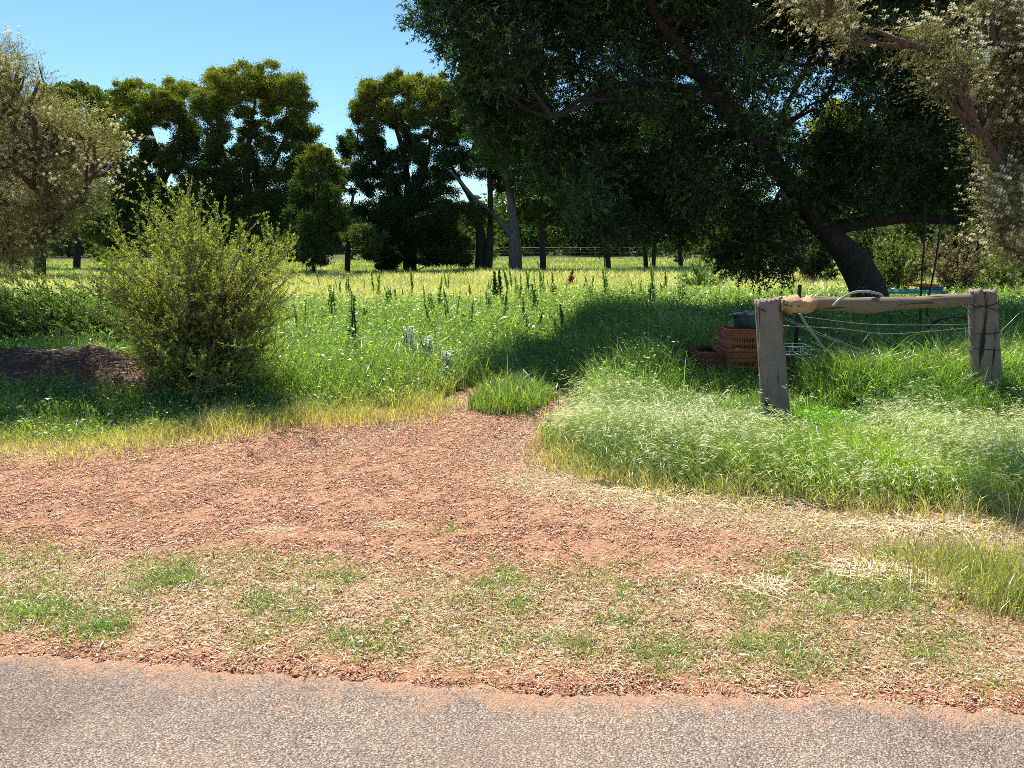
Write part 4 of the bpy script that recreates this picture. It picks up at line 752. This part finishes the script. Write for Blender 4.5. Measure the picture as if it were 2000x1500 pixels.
# ------------------------------------------------------------------ weeds
def stalk(name, label, x, y, h, w_, col, group, cat='weed'):
    z = H(x, y); n = int(60+h*90); t = rng.uniform(.25, 1, n); lean = rng.normal(0, .12, 2)*h
    A = np.column_stack([x+lean[0]*t, y+lean[1]*t, z+h*t]); D = unit(np.column_stack([rng.normal(size=(n, 2)), rng.uniform(.9, 2.0, n)]))
    mb = MB(); mb.tube(np.array([[x, y, z-.05], [x+lean[0]*.5, y+lean[1]*.5, z+h*.5], [x+lean[0], y+lean[1], z+h]]), [.012, .009, .003], 5, cap=False, col=np.asarray(col)*.9)
    V, Q = leafquads(A, D, w_*(1.25-t)*rng.uniform(.7, 1.3, n), w_*.28*np.ones(n)*rng.uniform(.6, 1.4, n)); mb.add(V, Q, col=jitcol(col, n, .2, .1))
    o = mb.build(name, M['grass'], None, False, loc=(x, y, z)); return tag(o, label, cat, group)
for i in range(84):
    if i < 70: px = rng.choice([rng.normal(rng.choice([620, 700, 770, 850, 880, 975, 1060, 1270]), 22), rng.uniform(590, 1350)]); yd = rng.uniform(13, 27)
    else: px = rng.uniform(940, 1190); yd = rng.uniform(20, 28)
    x = (px-1000)/F*yd; stalk('tall_weed', 'dark green upright weed stalk standing above the middle of the meadow', x, yd, rng.choice([rng.uniform(.35, .7), rng.uniform(.6, 1.12)])*(.75 if yd < 16 else 1), rng.uniform(.07, .13), (.24, .35, .11), 'tall weed stalks across the meadow')
for i, (px, yd) in enumerate(((972, 20.5), (966, 20.2), (978, 20.8))): stalk('tall_weed', 'dark green weed stalk in the dense tuft left of the red dock', (px-1000)/F*yd, yd, .95, .16, (.05, .12, .03), 'weed stalks in the dense tuft')
stalk('dock', 'reddish brown dock in seed standing in the far meadow', (1112-1000)/F*26, 26, .7, .2, (.28, .10, .05), None)
def leafy(name, label, px, D, ptop, pbase, wpx, n, L, W, col, cat='weed', gl='leaf'):
    s = sc(D); x = (px-1000)/F*D; z = H(x, D); top = EYE-(ptop-475)*s; t = rng.uniform(.15, 1, n); r = wpx*s
    a = rng.uniform(0, 6.28, n); A = np.column_stack([x+np.cos(a)*r*.25*rng.uniform(size=n), D+np.sin(a)*r*.25*rng.uniform(size=n), z+(top-z)*t]); D_ = unit(np.column_stack([np.cos(a), np.sin(a), rng.uniform(-.1, .9, n)]))
    root = empty(name, (x, D, z), label, cat); mb = MB()
    for k in range(5): mb.tube(np.array([[x, D, z], [x+rng.normal()*r*.2, D, z+(top-z)*.6], [x+rng.normal()*r*.3, D, top]]), [.012, .008, .003], 5, cap=False)
    mb.build('stems', M['twig'], root); V, Q = leafquads(A, D_, L*(1.3-t)*rng.uniform(.7, 1.2, n), W*rng.uniform(.7, 1.2, n), .2); mesh('leaves', V, Q, M[gl], root, jitcol(col, n, .15, .06))
leafy('thistle', 'tall dark green broad leaved thistle standing in the meadow', 690, 10.6, 575, 700, 15, 120, .12, .032, (.06, .15, .045), gl='grass')
for k, (px, D_) in enumerate(((955, 17), (985, 18), (1040, 16.5), (1080, 19), (1150, 17.5), (1185, 19), (1010, 21), (1270, 15), (1330, 16), (1230, 18), (760, 18), (840, 17), (650, 15))):
    leafy('leafy_weed', 'light green leafy weed rising out of the middle meadow', px, D_, rng.uniform(548, 572), 700, 16, 160, .13, .04, (.26, .40, .12), gl='grass'); bpy.data.objects[[o.name for o in bpy.data.objects if o.name.startswith('leafy_weed')][-1]]['group'] = 'leafy weeds in the middle meadow'
for px, D_, tp, lab in ((800, 10.2, 636, 'silvery white leaved weed, higher of the two by the left rut'), (835, 9.6, 655, 'silvery white leaved weed standing just behind the lowest one'), (872, 9.1, 683, 'lowest silvery white leaved weed next to the left rut')): leafy('silver_weed', lab, px, D_, tp, 740, 36, 260, .075, .034, (.66, .70, .64), gl='straw')
def flowers(P, r, col, label, h0, h1, name):
    n = len(P); C = on(P); C[:, 2] += rng.uniform(h0, h1, n); V = []; 
    for k in range(6):
        a = k*math.pi/3+rng.uniform(0, 1, n); D = unit(np.column_stack([np.cos(a), np.sin(a), rng.uniform(.1, .6, n)])); v, q = leafquads(C, D, np.full(n, r), np.full(n, r*.55)); V.append(v)
    V = np.concatenate(V); tag(mesh(name, V, np.arange(len(V)).reshape(-1, 4), M['petal'], col=np.tile(col, (len(V), 1))), label, 'flowers', kind='stuff')
flowers(np.array([gnd(x, y) for x, y in ((395, 815), (402, 822), (488, 828), (495, 822), (497, 832), (470, 835), (440, 838), (412, 800), (510, 815), (575, 770))]), .022, (.85, .62, .03), 'small yellow daisies in the fringe grass', .12, .2, 'yellow_daisies')
flowers(gnd(1640, 812)+rng.normal(0, 1, (26, 2))*[.32, .10], .02, (.85, .82, .80), 'small white flowers beside the clover patch', .12, .24, 'white_flowers')
flowers(np.column_stack([rng.uniform(-4, -.6, 80), rng.uniform(7.6, 12.5, 80)]), .013, (.80, .80, .72), 'tiny white flowers scattered through the left meadow', .3, .5, 'meadow_flowers')
# dry twigs on the bank
P = np.column_stack([rng.uniform(-5.6, -3.8, 1300), rng.uniform(8.2, 8.95, 1300)]); fibres('bank_litter', P, rng.uniform(.03, .20, 1300), rng.uniform(.003, .010, 1300), np.array([.42, .32, .24]), 'pale dry twigs and bark lying on the earth bank', 'litter', dz=.008, up=.04)
t_ = rng.uniform(0, 1, 1100)[:, None]; P = (gnd(165, 716)*(1-t_)+gnd(292, 752)*t_)+np.array([0, .35])*(1-t_)+rng.normal(0, 1, (1100, 2))*[.09, .08]; fibres('bark_litter', P, rng.uniform(.04, .20, 1100), rng.uniform(.006, .016, 1100), np.array([.55, .44, .34]), 'pale shredded bark lying on the sunlit end of the earth bank', 'litter', dz=.012, up=.10)
# ------------------------------------------------------------------ post and rail
def timber_fence():
    base = gnd(1516, 835); D = float(base[1]); root = empty('timber_rail_fence', (base[0], D, H(*base)), 'weathered timber rail wired between two thick leaning posts', 'fence')
    s = sc(D)
    def post(px0, py0, px1, py1, r0, r1, sd, zb):
        a = at(px0, py0, D if sd == 1 else D+.25); b = at(px1, py1, (D if sd == 1 else D+.3)); m = 26
        P = np.linspace(0, 1, m)[:, None]*(b-a)+a; R = np.interp(np.linspace(0, 1, m), [0, 1], [r0, r1]); mb = MB(); n = 40
        th = np.arange(n)*2*math.pi/n; rr = R[:, None]*(1+.035*np.sin(3*th+sd)+.02*np.sin(7*th+sd*2)+.012*rng.normal(size=n))[None]
        for c in rng.integers(0, n, 9): k0 = rng.integers(0, m-6); rr[k0:, c] -= R[k0:]*rng.uniform(.08, .2)
        V = P[:, None]+rr[..., None]*np.stack([np.cos(th), np.sin(th), 0*th], -1)[None]
        V[-1, :, 2] += rng.normal(0, .012, n); V = V.reshape(-1, 3); i = np.arange(m-1)[:, None]*n; j = np.arange(n)[None]; k = (j+1) % n
        Q = np.stack([i+j, i+k, i+n+k, i+n+j], -1).reshape(-1, 4); ring = V[-n:].copy(); c = ring.mean(0); ring2 = c+(ring-c)*.55+np.column_stack([np.zeros((n, 2)), rng.normal(0, .01, n)-.006])
        V = np.vstack([V, ring2, c-[0, 0, .012]]); o = (m-1)*n; q = m*n
        Q = np.vstack([Q, np.stack([o+np.arange(n), o+(np.arange(n)+1) % n, q+(np.arange(n)+1) % n, q+np.arange(n)], -1)])
        T = np.stack([q+np.arange(n), q+(np.arange(n)+1) % n, np.full(n, q+n)], -1)
        mb.add(V, Q, T); return mb.build('post', M['post_wood'], root, False, loc=tuple(a)), a, b
    p1, a1, b1 = post(1518, 852, 1499, 586, .130, .116, 1, 0)
    p2, a2, b2 = post(1926, 760, 1917, 567, .138, .118, 2, .2)
    A = at(1585, 592, D-.02); B = at(1893, 584, D+.16); m = 30; t = np.linspace(0, 1, m); P = A+(B-A)*t[:, None]; P[:, 2] += -.025*np.sin(t*math.pi)-.012*np.exp(-((t-.33)/.1)**2)
    R = .059+.018*np.exp(-((t-.32)/.12)**2)+.004*np.sin(t*17); mb = MB(); mb.tube(P, R, 18, wob=.05, seed=2); mb.build('rail', M['rail_wood'], root, True, loc=tuple(A))
    C = at(1524, 590, D-.03); Vb = MB(); n = 9
    for q in range(1):
        X = np.linspace(0, 1, n)[:, None]; c = C+(A+[.02, 0, 0]-C)*X
        th = np.arange(12)*math.pi/6; rr = np.array([.088, .096, .102, .104, .1, .096, .098, .092, .074])*1.0
        V = c[:, None]+rr[:, None, None]*np.stack([0*th, np.cos(th), np.where(np.sin(th) > 0, np.sin(th)*.55, np.sin(th)*.95)], -1)[None]+rng.normal(0, .013, (n, 12, 3)); V = V.reshape(-1, 3)
        i = np.arange(n-1)[:, None]*12; j = np.arange(12)[None]; k = (j+1) % 12; Q = np.stack([i+j, i+k, i+12+k, i+12+j], -1).reshape(-1, 4)
        V = np.vstack([V, c[0], c[-1]]); T = [[12*n, (z+1) % 12, z] for z in range(12)]+[[12*n+1, (n-1)*12+z, (n-1)*12+(z+1) % 12] for z in range(12)]
        Vb.add(V, Q, T)
    o = Vb.build('rail_end', M['split_wood'], root, False, loc=tuple(C)); o['label'] = 'freshly split pale end of the rail'
    def wire(pts, r=.003, barbs=0, nm='wire'):
        p = spline([at(*q) for q in pts], 26); mb = MB(); mb.tube(p, r, 5)
        for b_ in range(barbs):
            c = p[int((b_+.5)*25/barbs)]
            for z in range(3): d = rdir(1)[0]*.016; mb.tube(np.array([c-d, c+d]), .0015, 4)
        mb.build(nm, M['wire'], root)
    wire([(1526, 616, D), (1600, 650, D), (1700, 690, D+.2)], .004, 6); wire([(1526, 620, D+.02), (1600, 654, D+.05), (1705, 694, D+.2)], .003)
    wire([(1526, 636, D), (1640, 642, D+.05), (1740, 652, D+.1), (1900, 640, D+.2)], .0035, 9); wire([(1572, 619, D+.4), (1680, 632, D+.4), (1780, 635, D+.35), (1905, 633, D+.3)], .0035)
    wire([(1530, 676, D), (1600, 684, D+.1), (1700, 690, D+.2)], .003)
    def wrap(a, b, tt, r, nm='wire_tie', tilt=0.1):
        c = a+(b-a)*tt; th = np.linspace(0, 6.28, 26); mb = MB(); mb.tube(np.stack([c[0]+np.cos(th)*r, c[1]+np.sin(th)*r, c[2]+tilt*r*np.cos(th)*2], -1), .0045, 5); mb.build(nm, M['rust'], root)
    wrap(a2, b2, .86, .131, tilt=.12); wrap(a2, b2, .83, .133, tilt=-.14); wrap(a2, b2, .58, .136, tilt=.02); wrap(a2, b2, .42, .138, tilt=-.03)
    mb = MB(); mb.tube(spline([at(1479, 600, D-.14), at(1488, 604, D-.15), at(1495, 609, D-.14)], 8), .009, 6); mb.tube(spline([at(1482, 600, D-.13), at(1483, 615, D-.145), at(1483, 626, D-.14)], 8), .006, 6); mb.build('spike', M['rust'], root)
    mb = MB(); c = at(1519, 584, D-.02); mb.tube(np.array([c, c+[.035, -.02, .02]]), .012, 6); mb.build('bolt', M['wire'], root)
    h = MB(); p = spline([at(1626, 598, D-.13), at(1640, 585, D-.12), at(1665, 572, D-.06), at(1690, 569, D), at(1712, 573, D+.05), at(1722, 577, D+.1), at(1727, 590, D+.14)], 40); h.tube(p, .012, 8)
    tag(h.build('hose', M['grey_pipe'], None, True, loc=tuple(p[0])), 'grey plastic hose looped over the timber rail', 'hose')
    return D
FD = timber_fence()
def crate(label, c, w_, d_, h_, mat, rot=0.0):
    root = empty('crate', c, label, 'crate', 'plastic crates behind the left post'); root.rotation_euler.z = rot
    b = MB(); e = .012
    def side(L, x0, y0, ax):      # a slotted wall: sill, posts, bars between slots, header
        def put(u, z, lu, lz, th=e):
            cc = (x0+u, y0, z) if ax == 0 else (x0, y0+u, z); dd = (lu, th, lz) if ax == 0 else (th, lu, lz); b.box(cc, dd)
        put(0, .018, L, .036); put(0, h_*.66, L-.002, .05); put(0, h_*.36, L-.004, .022, e*.9)
        nb = int(L/.028)
        for q in range(nb):
            u = -L/2+(q+.5)*L/nb; blk = (q in (0, 1, nb-1, nb-2) or q == nb//2)
            put(u, h_*.35, L/nb*(1.0 if blk else .45), h_*.6, e*.8)
    side(w_-.03, 0, -d_/2+.012, 0); side(w_-.03, 0, d_/2-.012, 0); side(d_-.03, -w_/2+.012, 0, 1); side(d_-.03, w_/2-.012, 0, 1); b.box((0, 0, .006), (w_-.05, d_-.05, .010))
    o = b.build('basket', M[mat], None, col=False); o.parent = root; o.location = (0, 0, 0)
    r = MB(); z0, z1 = h_*.74, h_
    for sx, sy, lx, ly in ((0, -1, w_, e), (0, 1, w_, e), (-1, 0, e, d_-2*e), (1, 0, e, d_-2*e)):
        r.box((sx*(w_/2-e/2), sy*(d_/2-e/2), (z0+z1)/2), (lx, ly, z1-z0))
        r.box((sx*(w_/2+.004), sy*(d_/2+.004), z1-.008), (lx+(.024 if sx == 0 else 0), ly+(.022 if sy == 0 else 0), .014)); r.box((sx*(w_/2+.003), sy*(d_/2+.003), z0+.008), (lx+(.018 if sx == 0 else -.002), ly+(.016 if sy == 0 else -.002), .010))
    for q in range(7): r.box((-w_/2+w_*(q+.5)/7, -d_/2-.003, (z0+z1)/2), (.012, .01, z1-z0-.02))
    o = r.build('rim', M[mat], None, col=False); o.parent = root; o.location = (0, 0, 0)
CD = 8.45; CZ = float(at(1450, 734, CD)[2])
x1 = float(at(1476, 700, CD)[0]); x0 = float(at(1392, 700, CD)[0]); xt = float(at(1476, 650, CD)[0])
crate('brown slotted crate on the ground under the upper crate, beside the left post', (x1, CD+.2, CZ), .655, .42, .262, 'crate'); crate('dark brown crate standing on the ground at the left end of the stack', (x0, CD+.30, CZ), .29, .62, .262, 'crate_dark')
crate('orange brown slotted crate on top of the lower crates, holding up the dark tub', (xt, CD+.2, CZ+.264), .655, .42, .262, 'crate')
def tub():
    c = at(1476, 637, CD+.2); c[2] = CZ+.528; root = empty('tub', c, 'dark green round lidded tub standing on the upper crate', 'tub'); n = 40; th = np.arange(n)*2*math.pi/n
    prof = [(0, 0), (.225, 0), (.235, .01), (.255, .125), (.255, .14)]; prof2 = [(.256, .128), (.282, .130), (.284, .150), (.270, .157), (.24, .160), (.235, .166), (.08, .170), (0, .171)]
    for nm, pr in (('body', prof), ('lid', prof2)):
        V = np.concatenate([np.stack([np.cos(th)*max(r, .001), np.sin(th)*max(r, .001)*.8, np.full(n, z)], -1) for r, z in pr]); i = np.arange(len(pr)-1)[:, None]*n; j = np.arange(n)[None]; k = (j+1) % n
        o = mesh(nm, V, np.stack([i+j, i+k, i+n+k, i+n+j], -1).reshape(-1, 4), M['tub'], smooth=True); o.parent = root
    for sx in (-1, 1): m = MB(); m.box((sx*.292, 0, .135), (.03, .11, .016)); m.box((sx*.272, 0, .115), (.03, .12, .03)); o = m.build('handle', M['tub'], None, col=False); o.parent = root
tub()
# ------------------------------------------------------------------ small things behind the rail
def tube_obj(name, label, cat, pts, r, mat, n=6, group=None):
    p = spline([at(*q) for q in pts], 20); mb = MB(); mb.tube(p, r, n); return tag(mb.build(name, M[mat], None, True, loc=tuple(p[0])), label, cat, group)
def star_post():
    c = at(1553, 690, 8.9); t_ = at(1551, 556, 8.9); m = MB(); h = t_[2]-c[2]; 
    for a in (0, 2.1, 4.2): m.box((math.cos(a)*.011, math.sin(a)*.011, h/2), (.026, .006, h), [[math.cos(a), -math.sin(a), 0], [math.sin(a), math.cos(a), 0], [0, 0, 1]])
    m.tube(np.array([[0, 0, 0], [0, 0, h]]), .012, 6)
    o = m.build('star_post', M['rust'], None); o.location = c; tag(o, 'dark rusty steel post standing behind the rail', 'post')
star_post()
tube_obj('leaning_pipe', 'grey pipe leaning across the wires under the rail', 'pipe', [(1562, 612, 7.9), (1578, 640, 8.0), (1600, 668, 8.1), (1622, 700, 8.2)], .014, 'grey_pipe')
tube_obj('sapling', 'thin bare dark stem on the left of the pair behind the rail', 'sapling', [(1797, 640, 11), (1798, 590, 11), (1801, 530, 11), (1807, 440, 11), (1806, 400, 11)], .012, 'bark', group=None)
tube_obj('sapling', 'thin bare dark stem leaning right, the right one of the pair behind the rail', 'sapling', [(1808, 640, 11), (1814, 580, 11), (1826, 520, 11), (1837, 440, 11), (1840, 410, 11)], .012, 'bark')
tube_obj('black_hose', 'black hose arching over the grass left of the right post', 'hose', [(1812, 640, 8.6), (1830, 626, 8.5), (1860, 619, 8.4), (1895, 622, 8.3)], .015, 'rubber')
tube_obj('fallen_stick', 'dark stick propped against the foot of the big trunk', 'stick', [(1723, 605, 12.6), (1735, 625, 12.6), (1745, 655, 12.6)], .02, 'bark'); tube_obj('fallen_stick', 'dark stick leaning in the grass between the trunk and the bare stems', 'stick', [(1758, 604, 11.8), (1772, 622, 11.7), (1782, 650, 11.6)], .02, 'bark')
def wire_basket():
    D = 8.3; c = at(1545, 690, D); root = empty('wire_basket', c, 'pale wire tray lying in the grass behind the left post', 'wire tray'); m = MB()
    a, b_, z = .17, .12, .09
    for zz in (0, z):
        q = np.array([[-a, -b_, zz], [a, -b_, zz], [a, b_, zz], [-a, b_, zz], [-a, -b_, zz]]); 
        for u, v in zip(q[:-1], q[1:]): m.tube(np.array([u, v]), .004, 5)
    for x in (-a, -a/3, a/3, a):
        for y in (-b_, b_): m.tube(np.array([[x, y, 0], [x, y, z]]), .003, 5)
        m.tube(np.array([[x, -b_, 0], [x, b_, 0]]), .003, 5)
    o = m.build('frame', M['white'], None); o.parent = root
wire_basket()
def trolley():
    D = 15.0; c = at(1772, 640, D); c[2] = H(c[0], c[1]); zt = float(at(1750, 569, D)[2]); root = empty('garden_table', c, 'low faded teal steel table in the grass behind the big trunk', 'table'); xa = float(at(1705, 570, D)[0]-c[0]); xb = float(at(1834, 570, D)[0]-c[0]); h = zt-c[2]
    m = MB(); 
    for y in (-.3, .3): m.box(((xa+xb)/2, y, h), (xb-xa, .03, .05))
    for x in (xa, xb): m.box((x, 0, h+.003), (.03, .6, .045))
    for q in range(8): m.box((xa+(xb-xa)*(q+.5)/8, 0, h-.012), (.05, .57, .02))
    o = m.build('table_top', M['teal'], None); o.parent = root
    for x in (xa+.05, xb-.05):
        for y in (-.27, .27): m = MB(); m.box((x, y, h/2-.013), (.035, .035, h-.03)); o = m.build('leg', M['teal'], None); o.parent = root
    c2 = at(1818, 575, D-.1); c2[2] = zt+.028; root = empty('blue_box', c2, 'flat blue box standing on the right end of the teal table', 'box'); m = MB(); m.box((0, 0, .03), (.28, .34, .06)); m.box((0, 0, .068), (.30, .36, .016)); o = m.build('body', M['blue'], None); o.parent = root
    c3 = at(1801, 565, D-.1); c3[2] = zt+.105; root = empty('orange_tray', c3, 'orange edged tray with pale inside, resting on the flat blue box', 'tray'); m = MB(); L, W_ = .40, .34
    for x, y, lx, ly in ((0, -W_/2, L, .02), (0, W_/2, L, .02), (-L/2+.01, 0, .02, W_-.02), (L/2-.01, 0, .02, W_-.02)): m.box((x, y, .02), (lx, ly, .045))
    o = m.build('rim', M['orange'], None); o.parent = root; m = MB(); m.box((0, 0, .012), (L-.04, W_-.02, .012)); o = m.build('base', M['cream'], None); o.parent = root
trolley()
def rocks():
    for i, (px, py, D, r, lab) in enumerate(((1668, 672, 9.9, .11, 'grey rock in the shade at the foot of the big trunk, largest of three'), (1690, 664, 10.1, .07, 'small grey rock on the right of the three by the trunk'), (1648, 668, 9.7, .06, 'small grey rock on the left of the three by the trunk'))):
        c = at(px, py, D); n = 10; V = []
        for a in range(7):
            ph = -math.pi/2+math.pi*a/6
            for b_ in range(n): th = b_*2*math.pi/n; V.append([math.cos(ph)*math.cos(th), math.cos(ph)*math.sin(th), math.sin(ph)*.65])
        V = np.array(V)*(1+.18*np.sin(np.array(V)[:, :1]*4+i)+rng.normal(0, .06, (len(V), 1)))*r; ii = np.arange(6)[:, None]*n; j = np.arange(n)[None]; k = (j+1) % n
        o = mesh('rock', V, np.stack([ii+j, ii+k, ii+n+k, ii+n+j], -1).reshape(-1, 4), M['grey_bark']); o.location = c; tag(o, lab, 'rock')
rocks()
def far_fence():
    D = 75.0; root = empty('far_fence', (float((1130-1000)/F*D), D, 0), 'pale wire fence with thin posts crossing beyond the far row of trees', 'fence')
    xa, xb = -16, 22; m = MB()
    for z in (.35, .65, .92, 1.15): m.tube(np.array([[xa, D, z+H(xa, D)], [(xa+xb)/2, D, z+H(3, D)], [xb, D, z+H(xb, D)]]), .011 if z > 1 else .006, 4)
    m.build('wires', M['wire'], root)
    for x in np.arange(xa, xb+.1, 2.4): m = MB(); z = float(H(x, D)); m.tube(np.array([[x, D, z-.1], [x, D, z+1.2]]), .04, 6); m.build('post', M['grey_bark'], root)
far_fence()

for o in bpy.data.objects:
    if o.parent is not None and o.name.split('.')[0] in ('branches', 'twigs', 'wires', 'stems'): o['kind'] = 'stuff'
